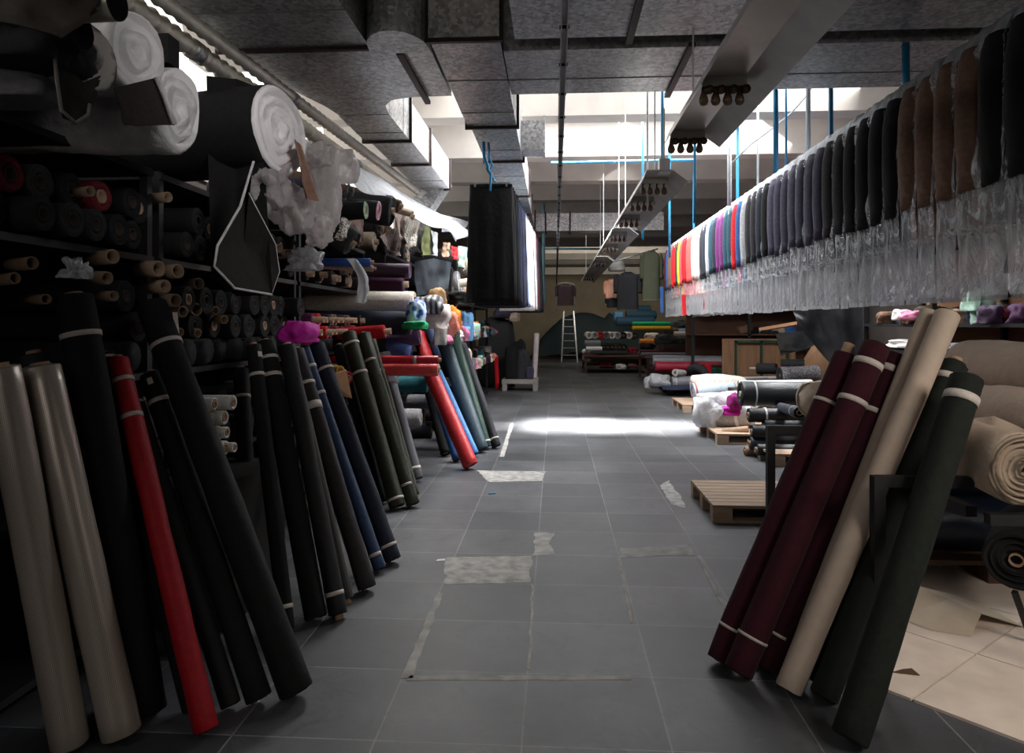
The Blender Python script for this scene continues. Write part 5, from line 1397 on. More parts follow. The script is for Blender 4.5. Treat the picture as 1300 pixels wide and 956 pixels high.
# litter on the aisle floor
p = G(625, 627); mb = MB(); mb.prism([(p.x - 0.03, p.y - 0.02), (p.x + 0.03, p.y), (p.x + 0.02, p.y + 0.03), (p.x - 0.02, p.y + 0.02)], 0.0, 0.008)
tag(mb.build('tape_scrap', plain('blue_tape', (0.03, 0.22, 0.4), 0.5), None, loc=(p.x, p.y, 0)), 'small blue tape scrap on the aisle floor', 'scrap')
p = G(560, 712); mb = MB(); mb.prism([(p.x - 0.03, p.y - 0.015), (p.x + 0.025, p.y + 0.0), (p.x + 0.02, p.y + 0.03), (p.x - 0.025, p.y + 0.015)], 0.0, 0.004)
tag(mb.build('paper_scrap', plain('white_paper', (0.8, 0.8, 0.78), 0.7), None, loc=(p.x, p.y, 0)), 'small white paper scrap on the aisle floor', 'scrap')

# ================================================================ RIGHT: pallets and rolls along the aisle
PW = wood('pallet_pine', (0.3, 0.2, 0.13, 1), (0.52, 0.38, 0.27, 1), 0)
def pallet(x, y, w, dpt, label, ang=0.0, z=0.0, mat=None, n=8):
    t = thing('wooden_pallet', (x, y, z), label, 'pallet'); mat = mat or PW
    for k in range(n):
        bw = dpt / n
        mb = MB(); mb.span((x, y + k * bw + 0.004, z + 0.108), (x + w, y + (k + 1) * bw - 0.006, z + 0.13)); mb.build('deck_board', mat, t)
    for k in range(3):
        yy = y + k * (dpt - 0.1) / 2
        mb = MB(); mb.span((x, yy, z), (x + w, yy + 0.1, z + 0.02)); mb.build('bottom_board', mat, t)
        for q in range(3):
            xx = x + q * (w - 0.14) / 2
            mb = MB(); mb.span((xx, yy, z + 0.02), (xx + 0.14, yy + 0.1, z + 0.108)); mb.build('block', mat, t)
    t.rotation_euler = (0, 0, ang)
    return t
pallet(1.15, 5.2, 1.05, 0.84, 'empty pale pine pallet lying on the floor at the aisle edge', 0.0)
pallet(2.2, 7.3, 1.3, 0.9, 'pine pallet under the stack of black rolls', 0)
pallet(1.95, 8.6, 1.3, 1.1, 'pine pallet under the white wrapped bundle and magenta cloth')
pallet(2.1, 11.7, 0.8, 1.1, 'pine pallet under the white and pale blue draped rolls')
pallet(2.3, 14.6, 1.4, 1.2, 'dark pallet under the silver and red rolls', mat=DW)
def xroll(px, py, rp, X, L, col, label, tilt=0.0, yaw=0.0, **k):
    """roll with its end toward the aisle"""
    e = PX(px, py, X); d = proj(e)[2]
    return roll(e + Vector((L, L * yaw, L * tilt)), e, rp / F * d, col, label, **k)
SBK = cloth((0.014, 0.016, 0.02), 0.5)
xroll(941, 500, 15, 2.15, 1.5, cloth((0.02, 0.024, 0.03), 0.42), 'thick black film-wrapped roll on top of the black stack', wob=0.02, core=0.02, corecol=plain('pale_tube', (0.6, 0.52, 0.4), 0.8), bands=[(0.9, 0.015)], bandmat=WHITE_PAINT)
xroll(951, 527, 9, 2.15, 1.3, SBK, 'black roll with pale strap, second layer of the black stack', bands=[(0.86, 0.02)], core=0.02, bandmat=WHITE_PAINT)
xroll(955, 548, 9, 2.16, 1.3, SBK, 'black roll with clear end wrap, third layer of the black stack', core=0.02)
xroll(953, 563, 8, 2.14, 1.3, cloth((0.02, 0.03, 0.05), 0.5), 'dark navy roll, fourth layer of the black stack', core=0.03)
xroll(962, 571, 7, 2.16, 1.3, SBK, 'slim black roll with pale core at the bottom of the black stack', core=0.03)
xroll(970, 541, 9, 2.3, 1.3, SBK, 'black roll set back in the black stack', core=0.02)
xroll(975, 558, 8, 2.32, 1.2, cl('charcoal'), 'charcoal roll set back in the black stack', core=0.02)
xroll(946, 573, 6, 2.1, 1.0, cl('kraft'), 'thin kraft tube bundle end at the bottom of the black stack', core=0.02)
roll(PX(985, 515, 2.7), PX(1015, 524, 2.15), 0.05, cloth((0.03, 0.035, 0.05), 0.55), 'slate roll lying askew over the black stack, hollow core showing', core=0.02, bands=[(0.85, 0.02)], bandmat=WHITE_PAINT)
roll(PX(1020, 508, 2.95), PX(1030, 511, 2.5), 0.04, cloth((0.035, 0.04, 0.055), 0.55), 'second slate roll lying askew behind the hollow core', core=0.02)
roll((3.1, 5.3, 0.335), (1.86, 5.25, 0.335), 0.05, cloth((0.03, 0.04, 0.06), 0.5), 'steel-blue roll lying low behind the rack post', core=0.02, bands=[(0.9, 0.02)], bandmat=WHITE_PAINT)
roll((3.2, 5.62, 0.435), (2.0, 5.6, 0.435), 0.045, BK, 'black roll lying behind the far rack crossbar', core=0.02)
roll((3.2, 5.62, 0.33), (1.98, 5.6, 0.33), 0.045, BK2, 'charcoal black roll lying below the black roll behind the far rack crossbar', core=0.02)
# cream draped bundle end
c = P(1030, 508, 5.6)
roll(c + Vector((0.9, 0.45, -0.02)), c, 0.155, CRM, 'cream roll with soft drooping end above the black stack', core=None, rc=0.01, wob=0.08, endcol='cream', cache=False)
mb = sheet([P(1014, 500, 5.5), P(1030, 486, 5.45), P(1050, 484, 5.4)], [P(1018, 520, 5.42), P(1034, 532, 5.4), P(1046, 528, 5.4)], 14, 12, 0.02, 1.0, 5, nrm=(-0.3, -1, 0), belly=0.05)
tag(mb.build('cream_flap', CRM, None, True, loc=P(1030, 486, 5.45)), 'cream cloth flap folded over the soft cream roll end', 'cloth')
# white wrapped bundle, magenta cloth
WP = film('white_wrap', 0.1, (0.88, 0.88, 0.9), 8.0, (1, 1, 1), 0.15)
e = P(896, 520, 9.4)
roll(P(955, 525, 9.0), P(905, 530, 9.2), 0.15, cloth((0.45, 0.45, 0.48), 0.4), 'silver-grey roll wrapped in clear film under the magenta cloth', core=0.0, bands=[(0.35, 0.04)], bandmat=WHITE_PAINT)
bundle('plastic_wrap', P(897, 527, 9.2), (0.17, 0.25, 0.24), WP, 'crumpled white plastic wrapping at the end of the silver-grey roll', 'plastic wrap', 61, rough=0.45, freq=2.6)
bundle('plastic_wrap', P(920, 513, 9.4), (0.42, 0.3, 0.16), WP, 'white plastic heap behind the magenta cloth', 'plastic wrap', 62, rough=0.4)
bundle('fabric_bundle', P(928, 522, 9.1), (0.16, 0.2, 0.07), 'magenta', 'bright magenta folded cloth on the silver-grey roll', 'cloth bundle', 63)
bundle('fabric_bundle', P(932, 512, 9.0), (0.09, 0.15, 0.14), cloth((0.22, 0.01, 0.13), 0.8), 'dark magenta cloth standing up against the thick black roll', 'cloth bundle', 64)
roll(P(950, 546, 8.6), P(918, 549, 8.7), 0.05, 'kraft', 'flat kraft paper roll on the pallet edge below the silver-grey roll', core=0.02)
# white and pale blue rolls
roll(P(930, 492, 11.9), P(880, 497, 11.9), 0.14, cloth((0.5, 0.6, 0.72), 0.5), 'pale blue and white wrapped roll with coloured label at its end', core=0.02, bands=[(0.93, 0.03)], bandmat=plain('printed_multicolour_label', (0.4, 0.12, 0.1), 0.6))
bundle('fabric_bundle', P(912, 487, 12.1), (0.55, 0.35, 0.17), cloth((0.8, 0.74, 0.66), 0.6), 'large white draped cloth over the pale blue roll', 'cloth bundle', 71, rough=0.2, freq=1.3)
roll(P(1030, 488, 11.15), P(938, 489, 11.25), 0.075, cloth((0.78, 0.77, 0.74), 0.6), 'long white roll lying behind the thick black roll', core=0.0)
roll(P(1040, 474, 12.3), P(990, 476, 12.3), 0.14, pattern_cloth('grey_lace', (0.5, 0.5, 0.53), (0.2, 0.2, 0.23), 'vor', 40), 'grey lace-patterned roll in film, behind the white roll', core=0.0)
roll(P(1062, 464, 12.6), P(992, 463, 12.9), 0.1, cloth((0.02, 0.02, 0.022), 0.8), 'black ribbed roll lying behind the grey lace roll', core=0.0, wob=0.06)
roll(P(985, 468, 13.2), P(962, 468, 13.4), 0.1, cl('charcoal'), 'charcoal wrapped roll with pale core before the plywood crate', core=0.15, corecol=plain('pale_tube', (0.6, 0.52, 0.4), 0.8))
for i, (x0, x1, yv, c) in enumerate([(940, 985, 481, 'light_grey'), (938, 975, 482.5, 'grey'), (943, 990, 484, 'charcoal')]):
    roll(P(x1, yv, 13.0 - i * 0.3), P(x0, yv + 1, 13.2 - i * 0.3), 0.05, c, ['thin light grey flat roll before the plywood crate', 'thin mid grey flat roll before the plywood crate', 'thin charcoal flat roll before the plywood crate'][i], core=0.0)
# red, silver rolls
SIL = cloth((0.28, 0.29, 0.32), 0.3)
roll(P(925, 459, 15.4), P(829, 458, 15.6), 0.12, SIL, 'long silver film-wrapped roll lying above the long red roll', core=0.0)
roll(P(915, 466, 15.1), P(832, 465, 15.2), 0.11, cloth((0.4, 0.02, 0.05), 0.5), 'long crimson roll under the silver film-wrapped roll', core=0.0)
roll(P(880, 484, 14.7), P(853, 485, 14.7), 0.11, SIL, 'short silver roll with tape in front of the crimson roll', core=0.0, bands=[(0.8, 0.03)])
xr = P(838, 484, 14.6); bundle('plastic_wrap', xr, (0.22, 0.25, 0.17), WP, 'white crumpled plastic at the end of the short silver roll', 'plastic wrap', 81, rough=0.5)
bundle('plastic_wrap', P(826, 487, 14.8), (0.14, 0.2, 0.15), cl('light_grey'), 'grey plastic heap at the aisle edge left of the white plastic', 'plastic wrap', 82, rough=0.5)
roll(P(868, 474, 14.9), P(857, 473, 14.6), 0.07, 'white', 'white roll end above the short silver roll', core=0.02)
t = thing('bent_roll', P(895, 478, 14.4), 'charcoal padded roll bent over in an arch before the crimson roll', 'fabric roll')
mb = MB(); mb.tube([P(876, 470, 14.6), P(884, 466, 14.5), P(892, 470, 14.4), P(898, 480, 14.3), P(900, 492, 14.2)], 0.09, 14); mb.build('fabric', cl('charcoal'), t, True)
bundle('fabric_bundle', P(889, 487, 14.0), (0.1, 0.15, 0.12), 'red', 'red cloth tucked under the bent charcoal roll', 'cloth bundle', 83)
bundle('fabric_bundle', P(899, 470, 14.8), (0.07, 0.15, 0.15), 'red', 'red cloth between the bent charcoal roll and the green cloth', 'cloth bundle', 84)
bundle('fabric_bundle', P(912, 474, 14.8), (0.2, 0.2, 0.15), 'green', 'dark green cloth in film right of the bent charcoal roll', 'cloth bundle', 85)
roll(P(945, 474, 14.4), P(922, 478, 14.2), 0.1, 'charcoal', 'charcoal roll in film right of the dark green cloth', core=0.03)
bundle('fabric_bundle', P(858, 493, 14.2), (0.35, 0.2, 0.06), 'navy', 'navy flat cloth under the short silver roll', 'cloth bundle', 86)
# far tables with rolls
def crate(a, b, label, col=(0.05, 0.035, 0.025)):
    c = ((a[0] + b[0]) / 2, (a[1] + b[1]) / 2, a[2])
    t = thing('packing_crate', c, label, 'crate')
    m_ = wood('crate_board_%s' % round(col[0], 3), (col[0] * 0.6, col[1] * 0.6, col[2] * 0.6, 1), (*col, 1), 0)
    mb = MB(); mb.span(a, b); mb.build('crate_body', m_, t)
    mb = MB()
    for x in (a[0], b[0]):
        mb.span((x - 0.02, a[1] - 0.02, a[2]), (x + 0.02, a[1] + 0.03, b[2]))
    mb.span((a[0], a[1] - 0.02, b[2] - 0.08), (b[0], a[1], b[2])); mb.build('batten', m_, t)
    return t
p_, q_ = P(935, 480, 11.0), P(1050, 480, 13.4)
crate((p_.x + 0.05, p_.y, 0), (P(1003, 480, 13.0).x, q_.y, 0.4), 'low dark crate under the white and grey lace rolls')
p_, q_ = P(800, 430, 20.0), P(872, 430, 21.0)
crate((3.1, p_.y, 0), (q_.x + 0.2, q_.y, 1.3), 'tall dark crate behind the right far table under the amber roll')
crate((2.25, 5.0, 0), (3.3, 6.1, 0.28), 'black crate behind the far rack post under loose dark rolls', (0.02, 0.02, 0.02))
def table(x0, x1, y0, y1, z, label, mat):
    t = thing('low_table', ((x0 + x1) / 2, (y0 + y1) / 2, 0), label, 'table')
    mb = MB(); mb.span((x0, y0, z - 0.04), (x1, y1, z)); mb.build('tabletop', mat, t)
    mb = MB(); mb.span((x0 + 0.05, y0 + 0.05, 0.2), (x1 - 0.05, y1 - 0.05, 0.22)); mb.build('lower_shelf', mat, t)
    for x in (x0 + 0.06, x1 - 0.06):
        for yv in (y0 + 0.06, y1 - 0.06):
            mb = MB(); mb.span((x - 0.03, yv - 0.03, 0), (x + 0.03, yv + 0.03, z - 0.04)); mb.build('leg', mat, t)
    return t
TAB = plain('dull_red_brown_board', (0.14, 0.06, 0.05), 0.7)
table(0.85, 3.0, 21.0, 23.2, 0.52, 'low red-brown table piled with rolls, left of the far tables', TAB)
table(2.3, 4.6, 18.0, 19.8, 0.62, 'low dark table piled with rolls, right of the far tables', TAB)
def onrow(n, x0, x1, yv, d, r, cols, fmt, grp=None):
    for i in range(n):
        px = x0 + (x1 - x0) * i / max(1, n - 1)
        e = P(px, yv, d)
        roll(e + Vector((0.0, 1.2, 0)), e, r, cols[i % len(cols)], fmt % ordinal(i + 1), grp, core=0.02, lay=3)
onrow(9, 748, 806, 426, 21.6, 0.11, ['white', 'light_grey', 'red', 'grey', 'white', 'light_grey', 'black', 'white', 'charcoal'], '%s end-on roll from the ladder side in the pale row on the left far table', 'pale end-on rolls on the left far table')
onrow(7, 762, 792, 441, 21.2, 0.1, ['black', 'charcoal', 'black'], '%s dark end-on roll from the ladder side at the front of the left far table', 'dark end-on rolls on the left far table')
for i, (x0, x1, yv, d, r, c, lab) in enumerate([
    (742, 762, 436, 21.0, .09, 'grey', 'grey roll lying at the ladder end of the left far table'), (744, 764, 443, 20.9, .07, 'white', 'white roll lying low at the ladder end of the left far table'),
    (750, 818, 459.5, 21.8, .085, 'beige', 'long beige roll in front of the left far table'), (803, 853, 411, 20.4, .06, 'leaf', 'long emerald green roll on top of the far pile'),
    (803, 853, 416.5, 20.4, .07, 'yellow', 'long amber roll under the emerald green roll'), (856, 888, 424, 18.8, .07, 'cream', 'cream roll lying on the right far table'), (862, 880, 420, 18.9, .05, 'sky', 'small turquoise roll on the cream roll'),
    (812, 838, 434, 19.0, .08, 'orange', 'orange and white printed roll between the far tables'), (891, 932, 408, 18.6, .1, 'sky', 'light blue roll at the top of the right far pile'),
    (889, 914, 415, 18.4, .1, 'sky', 'light blue roll below the top light blue roll'), (812, 900, 447.5, 18.4, .06, 'maroon', 'long dull maroon board-like roll on the right far table'), (814, 915, 450, 18.15, .05, 'grey', 'long grey flat roll at the front of the right far table'),
    (890, 918, 446, 18.6, .05, 'beige', 'beige flat roll end on the right far table'), (780, 790, 402, 23.0, .16, 'sky', 'dusty blue foam roll by the back of the far pile'), (795, 832, 400, 23.2, .14, cloth((0.06, 0.16, 0.24), 0.6), 'long dusty blue foam roll behind the amber roll'), (783, 830, 408, 22.8, .14, cloth((0.05, 0.13, 0.2), 0.6), 'lower dusty blue foam roll behind the amber roll'), (810, 825, 393, 23.4, .14, cloth((0.06, 0.16, 0.24), 0.6), 'short dusty blue foam roll on top of the foam pile')]):
    roll(P(x1, yv, d), P(x0, yv, d), r, c, lab, core=0.02)
for i, (px, py, d, s, c, lab) in enumerate([
    (845, 432, 18.6, .3, 'charcoal', 'grey-black bundle in the middle of the far pile'), (827, 428, 19.6, .22, 'cream', 'pale cloth bundle beside the orange printed roll'), (822, 440, 19.0, .22, 'black', 'black bundle on the left of the right far table'),
    (868, 433, 18.5, .2, 'charcoal', 'charcoal bundle behind the maroon flat roll'), (893, 427, 18.2, .34, 'black', 'black bundle beside the red cloth on the right far pile'), (908, 424, 18.0, .24, 'red', 'red cloth bundle on the right far pile'),
    (862, 412, 20.4, .3, cloth((0.07, 0.08, 0.07), 0.6), 'grey-green film-covered heap beyond the amber roll'), (925, 421, 18.2, .2, 'white', 'white and red package beside the plywood crate'), (803, 445, 21.4, .17, 'dark_red', 'dark red bundle at the end of the left far table'),
    (744, 446, 21.4, .13, 'white', 'white bundle hanging off the ladder end of the left far table'), (745, 455, 21.2, .16, 'light_grey', 'grey bundle under the ladder end of the left far table'),
    (788, 466, 21.0, .18, 'white', 'white roll heap under the left far table'), (770, 464, 21.3, .22, 'dark_red', 'dark red heap under the left far table'), (803, 465, 21.1, .16, 'pink', 'pale pink heap under the left far table')]):
    bundle('fabric_bundle', P(px, py, d), (s, s, s * 0.6), c, lab, 'cloth bundle', 100 + i)
# step ladder
t = thing('step_ladder', P(722, 460, 26.9), 'aluminium step ladder standing in the aisle near the back wall', 'ladder')
d = F * EYE / (460 - HY)
L0, R0, L1, R1 = P(713, 460, d), P(733, 460, d), P(716, 395, d + 0.5), P(728, 395, d + 0.5)
for a, b in ((L0, L1), (R0, R1)):
    mb = MB(); mb.bar(a, b, 0.05, 0.05); mb.build('rail', STEEL, t)
for k in range(1, 7):
    f = k / 7.2
    mb = MB(); mb.bar(L0.lerp(L1, f), R0.lerp(R1, f), 0.08, 0.03); mb.build('step', STEEL, t)
for a, b in ((L0 + Vector((0, 1.0, 0)), L1), (R0 + Vector((0, 1.0, 0)), R1)):
    mb = MB(); mb.bar(a, b, 0.035, 0.035); mb.build('rear_rail', STEEL, t)
# dark covered heap at the back wall
mb = MB()
def hump(u, v):
    x = -1.2 + 7.5 * u; h = 1.95 * max(0, sin(pi * min(1, max(0, (u - 0.02) / 0.6)))) ** 0.7 if u < 0.45 else 1.95 - 0.75 * min(1, (u - 0.45) / 0.2)
    return Vector((x, 29.0 + 1.5 * v + 0.2 * noise.noise(Vector((x, v * 2, 1))), h * min(1, v * 3 + 0.02) ** 0.5 + 0.08 * noise.noise(Vector((x * 2, v * 3, 4)))))
mb.grid(hump, 50, 14)
tag(mb.build('covered_heap', cloth((0.02, 0.035, 0.04), 0.7), None, True, loc=(2, 29.5, 0)), 'dark tarpaulin heap along the back wall behind the ladder', 'tarpaulin')
# plywood crates with green frames
PLY = wood('plywood', (0.2, 0.1, 0.05, 1), (0.3, 0.16, 0.085, 1), 2, 2.0)
GREENP = plain('green_painted_steel', (0.015, 0.05, 0.025), 0.5)
t = thing('plywood_screen', P(965, 470, 13.8), 'plywood screen panels in green steel frames behind the rolls', 'screen')
d = 13.8
a, b = P(917, 430, d), P(1008, 430, d)
mb = MB(); mb.span((a.x, a.y, 0), (b.x, a.y + 0.03, a.z)); mb.build('plywood_panel', PLY, t)
for px in (934, 966, 998, 1031):
    c = P(px, 432, d - 0.05); mb = MB(); mb.span((c.x - 0.02, a.y - 0.06, 0), (c.x + 0.02, a.y - 0.005, c.z)); mb.build('green_post', GREENP, t)
c0, c1 = P(932, 432, d), P(1033, 431, d); mb = MB(); mb.span((c0.x, a.y - 0.06, c0.z - 0.05), (c1.x, a.y - 0.005, c0.z)); mb.build('green_rail', GREENP, t)
t = thing('plywood_sheet', P(1050, 460, 12.5), 'large bare plywood sheet standing by the black tarpaulin', 'plywood sheet')
q = [P(1012, 470, 12.9), P(1068, 470, 11.6), P(1074, 404, 11.6), P(1030, 440, 12.7)]
mb = MB(); mb.add(q + [p + Vector((0.03, 0.03, 0)) for p in q], [(0, 1, 2, 3), (7, 6, 5, 4), (0, 4, 5, 1), (1, 5, 6, 2), (2, 6, 7, 3), (3, 7, 4, 0)])
q0 = [Vector((p.x, p.y, 0)) for p in q[:2]]
mb.add([q0[0], q0[1], q[1], q[0]], [(0, 1, 2, 3)]); mb.build('sheet_face', wood('plywood_light', (0.3, 0.17, 0.09, 1), (0.38, 0.22, 0.12, 1), 2, 2.0), t)
mb = MB(); mb.bar(P(968, 418, 12.2), P(1058, 403, 11.2), 0.22, 0.05); tag(mb.build('plank', wood('plank_pine', (0.3, 0.15, 0.07, 1), (0.4, 0.22, 0.11, 1), 0), None, loc=P(1010, 411, 11.8)), 'orange-brown plank lying aslant on the black covered goods', 'plank')
mb = sheet([P(985, 424, 11.9), P(1020, 420, 11.4), P(1060, 410, 10.9)], [P(990, 452, 12.0), P(1015, 446, 11.5), P(1046, 432, 11.0)], 20, 12, 0.05, 1.5, 4, nrm=(0, -1, 0))
tag(mb.build('black_tarp', cloth((0.012, 0.014, 0.016), 0.35), None, True, loc=P(1020, 420, 11.4)), 'glossy black plastic cover sagging under the slanted plank', 'tarpaulin')
mb = sheet([P(1004, 372, 9.6), P(1050, 368, 9.4), P(1098, 362, 9.2)], [P(1010, 412, 9.6), P(1064, 470, 9.4), P(1094, 500, 9.2)], 26, 18, 0.05, 2.0, 5, nrm=(0, -1, 0))
tag(mb.build('hanging_tarp', cloth((0.014, 0.015, 0.018), 0.3), None, True, loc=P(1050, 368, 9.4)), 'black plastic tarpaulin hanging at the end of the right wall shelves', 'tarpaulin')  # black tarpaulin hung as a partition
# dark storage wall behind
t = thing('storage_rack', (4.2, 15.6, 0), 'dim brown storage rack behind the plywood screen', 'rack')
mb = MB(); mb.span((2.9, 15.8, 0), (6.5, 15.86, 2.3)); mb.build('back_panel', plain('dim_brown_board', (0.08, 0.035, 0.02), 0.8), t)
for x in (2.92, 4.1, 5.3, 6.45):
    mb = MB(); mb.span((x - 0.03, 15.1, 0), (x + 0.03, 15.16, 2.4)); mb.build('post', STEEL_BLACK, t)
for z in (0.6, 1.25, 1.9):
    mb = MB(); mb.span((2.9, 15.1, z - 0.03), (6.5, 15.8, z)); mb.build('shelf_board', plain('dim_brown_board', (0.08, 0.035, 0.02), 0.8), t)
for i, (px, py, s, c, lab) in enumerate([(946, 408, .2, 'brown', 'brown bundle on the dim storage rack'), (1000, 397, .22, 'blue', 'blue bundle on the dim storage rack'), (985, 398, .2, 'beige', 'beige bundle on the dim storage rack'), (955, 412, .16, 'black', 'black bundle on the dim storage rack'), (960, 408, .1, 'white', 'small white bundle on the dim storage rack'), (975, 405, .2, 'charcoal', 'charcoal bundle on the dim storage rack')]):
    c0 = P(px, py, 15.4); c0.z = 1.25 + s * 0.36
    bundle('fabric_bundle', c0, (s, s, s * 0.6), c, lab, 'cloth bundle', 130 + i)
# right wall shelves
WB = wood('shelf_plywood', (0.32, 0.15, 0.07, 1), (0.44, 0.22, 0.11, 1), 1, 2.0)
t = thing('remnant_shelving', (4.3, 6.5, 0), 'black steel shelving with plywood backs along the right side, full of remnants', 'shelving')
for yv in (4.2, 5.9, 7.5, 9.1):
    for x in (3.9, 4.6):
        mb = MB(); mb.span((x - 0.025, yv - 0.025, 0), (x + 0.025, yv + 0.025, 2.3)); mb.build('post', STEEL_BLACK, t)
for z in (0.5, 1.16, 1.46, 2.3):
    mb = MB(); mb.span((3.88, 4.2, z - 0.035), (4.62, 9.1, z)); mb.build('shelf_board', STEEL_BLACK, t)
mb = MB(); mb.span((4.63, 4.2, 0.3), (4.65, 9.1, 2.3)); mb.build('plywood_back', WB, t)
k = 0
RC = ['charcoal', 'brown', 'grey', 'dark_red', 'pink', 'cream', 'black', 'purple', 'maroon', 'white', 'navy', 'kraft', 'dusky', 'charcoal', 'olive', 'brown']
yv = 4.4
while yv < 9.0:
    c = RC[k % len(RC)]; s = RND.uniform(0.12, 0.17)
    bundle('fabric_bundle', (4.05 + RND.uniform(-.06, .1), yv, 1.46 + s * 0.42), (0.17, s * 0.85, s * 0.75), c, '%s remnant bundle on the right wall shelf, %s from the near end' % (c.replace('_', ' '), ordinal(k + 1)), 'cloth bundle', 200 + k, 'remnant bundles on the right wall shelf', rough=0.45)
    yv += s * 1.75; k += 1
k = 0; yv = 4.5
while yv < 8.9:
    c = ['dusky', 'black', 'brown', 'charcoal', 'purple', 'grey'][k % 6]
    bundle('fabric_bundle', (4.12, yv, 1.74 + 0.04), (0.2, 0.19, 0.13), c, '%s upper remnant bundle on the right wall shelf, %s from the near end' % (c, ordinal(k + 1)), 'cloth bundle', 240 + k, 'upper remnant bundles on the right wall shelf', rough=0.45)
    yv += 0.36; k += 1
for px, py, c, s, lab in ((1240, 385, 'mint', .16, 'mint green cloth drooping over the right wall shelf edge'), (1212, 374, 'purple', .13, 'purple satin roll-like bundle jutting out of the right wall shelf'), (1256, 402, cloth((0.09, 0.06, 0.11), .7), .13, 'dull violet cloth hanging beside the mint cloth'), (1155, 402, 'pink', .09, 'pink scrap bundle on the right wall shelf edge'), (1145, 402, 'white', .09, 'white scrap bundle beside the pink scrap')):
    bundle('fabric_bundle', PX(px, py, 3.86), (0.1, s * 0.8, s * 0.8), c, lab, 'cloth bundle', int(px), rough=0.5)
mb = sheet([PX(1228, 372, 3.84), PX(1246, 370, 3.84)], [PX(1238, 412, 3.82), PX(1248, 395, 3.82)], 10, 12, 0.03, 1.2, 5, nrm=(-1, 0, 0))
tag(mb.build('hanging_cloth', cl('mint'), None, True, loc=PX(1236, 372, 3.84)), 'mint green cloth tail hanging down from the right wall shelf', 'hanging cloth')
for px, z, c, lab in ((1235, 1.2, 'grey', 'pale grey folded cloth on the lower right wall shelf'), (1285, 1.2, 'dusky', 'lilac grey folded cloth on the lower right wall shelf, near end'), (1150, 1.2, 'white', 'white folded cloth on the lower right wall shelf, far end')):
    c0 = PX(px, 440, 4.0); c0.z = z + 0.02
    bundle('fabric_bundle', c0, (0.14, 0.32, 0.06), c, lab, 'cloth bundle', int(px) + 3)
# platform with dark sacks and wrapped roll, left of the aisle in the distance
t = thing('low_platform', P(661, 495, 14.0), 'low grey platform standing at the aisle edge, carrying black sacks', 'platform')
a, b = P(637, 482, 15.3), P(683, 482, 15.3)
GB = plain('grey_board', (0.3, 0.28, 0.26), 0.7)
mb = MB(); mb.span((a.x, a.y, a.z - 0.09), (b.x, a.y + 0.9, a.z)); mb.build('deck', GB, t)
for x in (a.x + 0.06, b.x - 0.06):
    for yv in (a.y + 0.06, a.y + 0.84):
        mb = MB(); mb.span((x - 0.05, yv - 0.05, 0), (x + 0.05, yv + 0.05, a.z - 0.09)); mb.build('leg', GB, t)
zt = a.z
for i, (dx, dy, s, h, c, lab) in enumerate([(0.2, 0.3, 0.16, 0.5, 'black', 'tall black sack standing on the low platform'), (0.45, 0.35, 0.17, 0.45, 'charcoal', 'charcoal sack standing on the low platform, toward the aisle'), (0.35, 0.6, 0.2, 0.6, 'black', 'taller black sack at the back of the low platform'), (0.6, 0.25, 0.1, 0.2, 'dusky', 'small slate sack at the aisle corner of the low platform')]):
    bundle('sack', (a.x + dx, a.y + dy, zt + h * 0.56), (s, s, h), c, lab, 'sack', 160 + i, rough=0.25)
roll((b.x - 0.1, a.y + 0.65, zt), (b.x - 0.04, a.y + 0.65, zt + 1.0), 0.06, cloth((0.62, 0.55, 0.55), 0.4), 'pale film-wrapped roll standing upright on the low platform', core=0.02)
roll((a.x - 0.12, a.y + 0.3, 0.0), (a.x - 0.16, a.y + 0.4, 0.75), 0.05, 'red', 'red roll standing on the floor beside the low platform', core=0.02)

# ================================================================ CAMERA, LIGHT
cam = bpy.data.cameras.new('camera'); co = bpy.data.objects.new('camera', cam); COL.objects.link(co)
co.location = (0, 0, EYE); co.rotation_euler = (pi / 2, 0, YAW)
cam.sensor_fit = 'HORIZONTAL'; cam.sensor_width = 36.0; cam.lens = F / 1300 * 36.0
cam.shift_y = -(478 - HY) / 1300.0
cam.clip_end = 100; cam.clip_start = 0.05
SC.camera = co

def area(name, loc, target, sx, sy, power, color=(1, 1, 1), spread=180):
    l = bpy.data.lights.new(name, 'AREA'); l.shape = 'RECTANGLE'; l.size = sx; l.size_y = sy
    l.energy = power; l.color = color; l.spread = radians(spread)
    o = bpy.data.objects.new(name, l); COL.objects.link(o); o.location = loc
    z = (Vector(loc) - Vector(target)).normalized()
    yv = Vector((0, 1, 0)) if abs(z.y) < 0.8 else Vector((0, 0, 1))
    x = yv.cross(z).normalized(); yv = z.cross(x)
    o.rotation_euler = Matrix((x, yv, z)).transposed().to_euler()
    return o
area('skylight_wide', (0.9, 9.9, 4.6), (0.9, 9.9, 0), 4.0, 1.1, 380, (0.96, 0.98, 1.0))
area('skylight_near', (0.9, 7.7, 4.65), (0.9, 7.9, 0), 4.0, 1.1, 170, (0.96, 0.98, 1.0))
area('sun_patch', (0.55, 9.9, 4.55), (0.85, 10.1, 0), 1.7, 0.35, 300, (1, 0.98, 0.95), 24)
area('sun_patch_left', (-0.2, 9.6, 4.55), (-0.35, 10.3, 0), 0.5, 0.3, 40, (1, 0.98, 0.95), 24)
area('skylight_side', (3.4, 9.4, 4.55), (1.6, 9.2, 1.8), 0.8, 4.5, 420, (1, 1, 1), 130)
area('far_fill', (1.5, 20, 4.0), (1.5, 20, 0), 4, 3, 60, (1, 0.93, 0.84))  # added lamp brightening the back; no roof opening above it
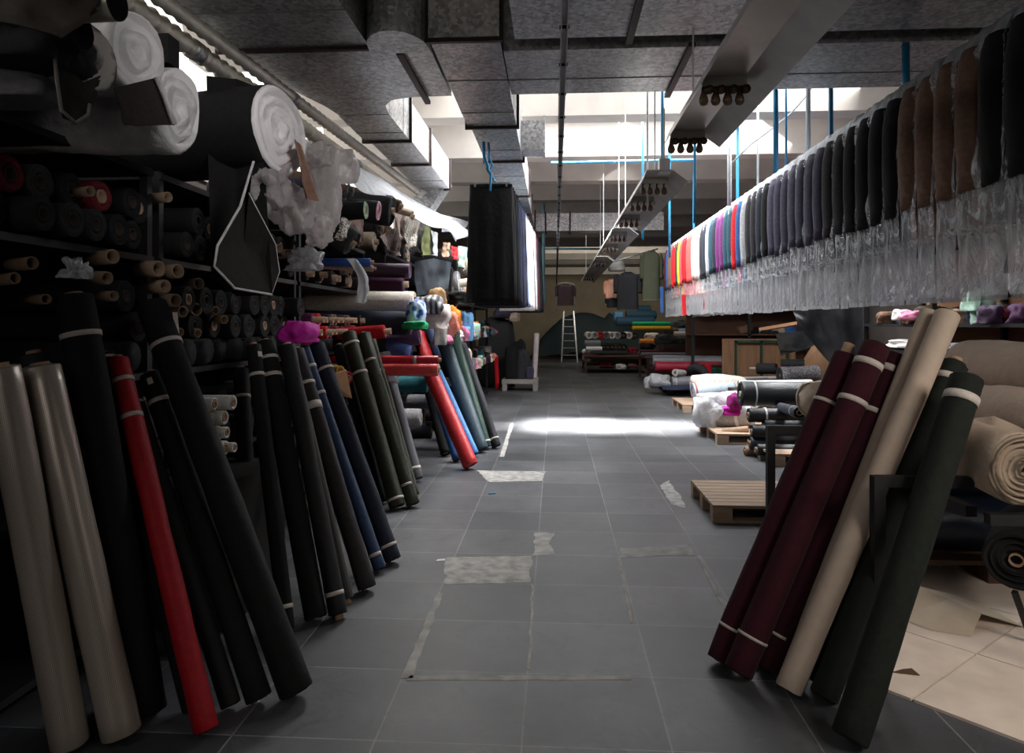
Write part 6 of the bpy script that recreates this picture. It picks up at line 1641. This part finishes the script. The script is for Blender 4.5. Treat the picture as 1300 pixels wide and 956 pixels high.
area('far_wall_fill', (2.0, 25, 3.3), (2.0, 32.5, 1.2), 5, 1, 70, (1, 0.93, 0.8))  # added lamp aimed at the back wall, no fitting there
area('left_shelf_fill', (-1.15, 8.7, 4.5), (-1.35, 8.0, 1.4), 0.45, 3.6, 200, (1, 0.98, 0.95), 140)  # extra lamp added between the ducts to brighten the shelf rolls
area('cover_row_fill', (0.9, 11.0, 4.5), (2.2, 10.6, 1.9), 0.5, 4.5, 170, (1, 1, 1), 120)  # extra lamp added to whiten the far plastic covers
area('foreground_fill', (-0.6, -2.4, 2.2), (-1.2, 3, 0.6), 2.0, 1.4, 12, (1, 0.93, 0.87))  # weak fill added behind the camera; no doorway there
area('beam_fill', (0.9, 9.2, 4.45), (0.9, 14, 4.3), 5.0, 0.3, 60, (1, 0.95, 0.9))  # added stand-in for skylight scatter on the farther beams
area('rack_fill', (2.4, 0.4, 2.7), (1.9, 3.0, 0.8), 0.8, 0.8, 11, (1, 0.9, 0.8), 100)
area('reach_roll_fill', (0.7, 7.1, 4.5), (-1.5, 6.9, 1.5), 0.8, 0.5, 60, (1, 0.98, 0.95), 40)  # added lamp imitating a light shaft onto the jutting rolls
area('upper_fill', (0.4, 1.6, 2.9), (-1.5, 3.4, 2.45), 0.5, 0.5, 2.6, (1, 0.97, 0.96), 50)
area('shelf_light', (3.0, 7.0, 2.25), (4.3, 7.0, 1.4), 0.3, 3.0, 10, (1, 0.92, 0.85), 150)
area('floor_fill', (2.9, 1.2, 1.9), (1.9, 3.0, 0), 0.6, 0.6, 10, (1, 0.9, 0.8), 110)
w = bpy.data.worlds.new('dim_interior'); SC.world = w; w.use_nodes = True
w.node_tree.nodes['Background'].inputs[0].default_value = (0.5, 0.52, 0.56, 1)
w.node_tree.nodes['Background'].inputs[1].default_value = 0.02
SC.view_settings.view_transform = 'Standard'
SC.view_settings.look = 'None'
SC.view_settings.exposure = 0.0
SC.cycles.transparent_max_bounces = 24
SC.cycles.max_bounces = 6
SC.cycles.use_denoising = True
SC.cycles.caustics_reflective = False
SC.cycles.caustics_refractive = False
SC.cycles.sample_clamp_indirect = 4.0
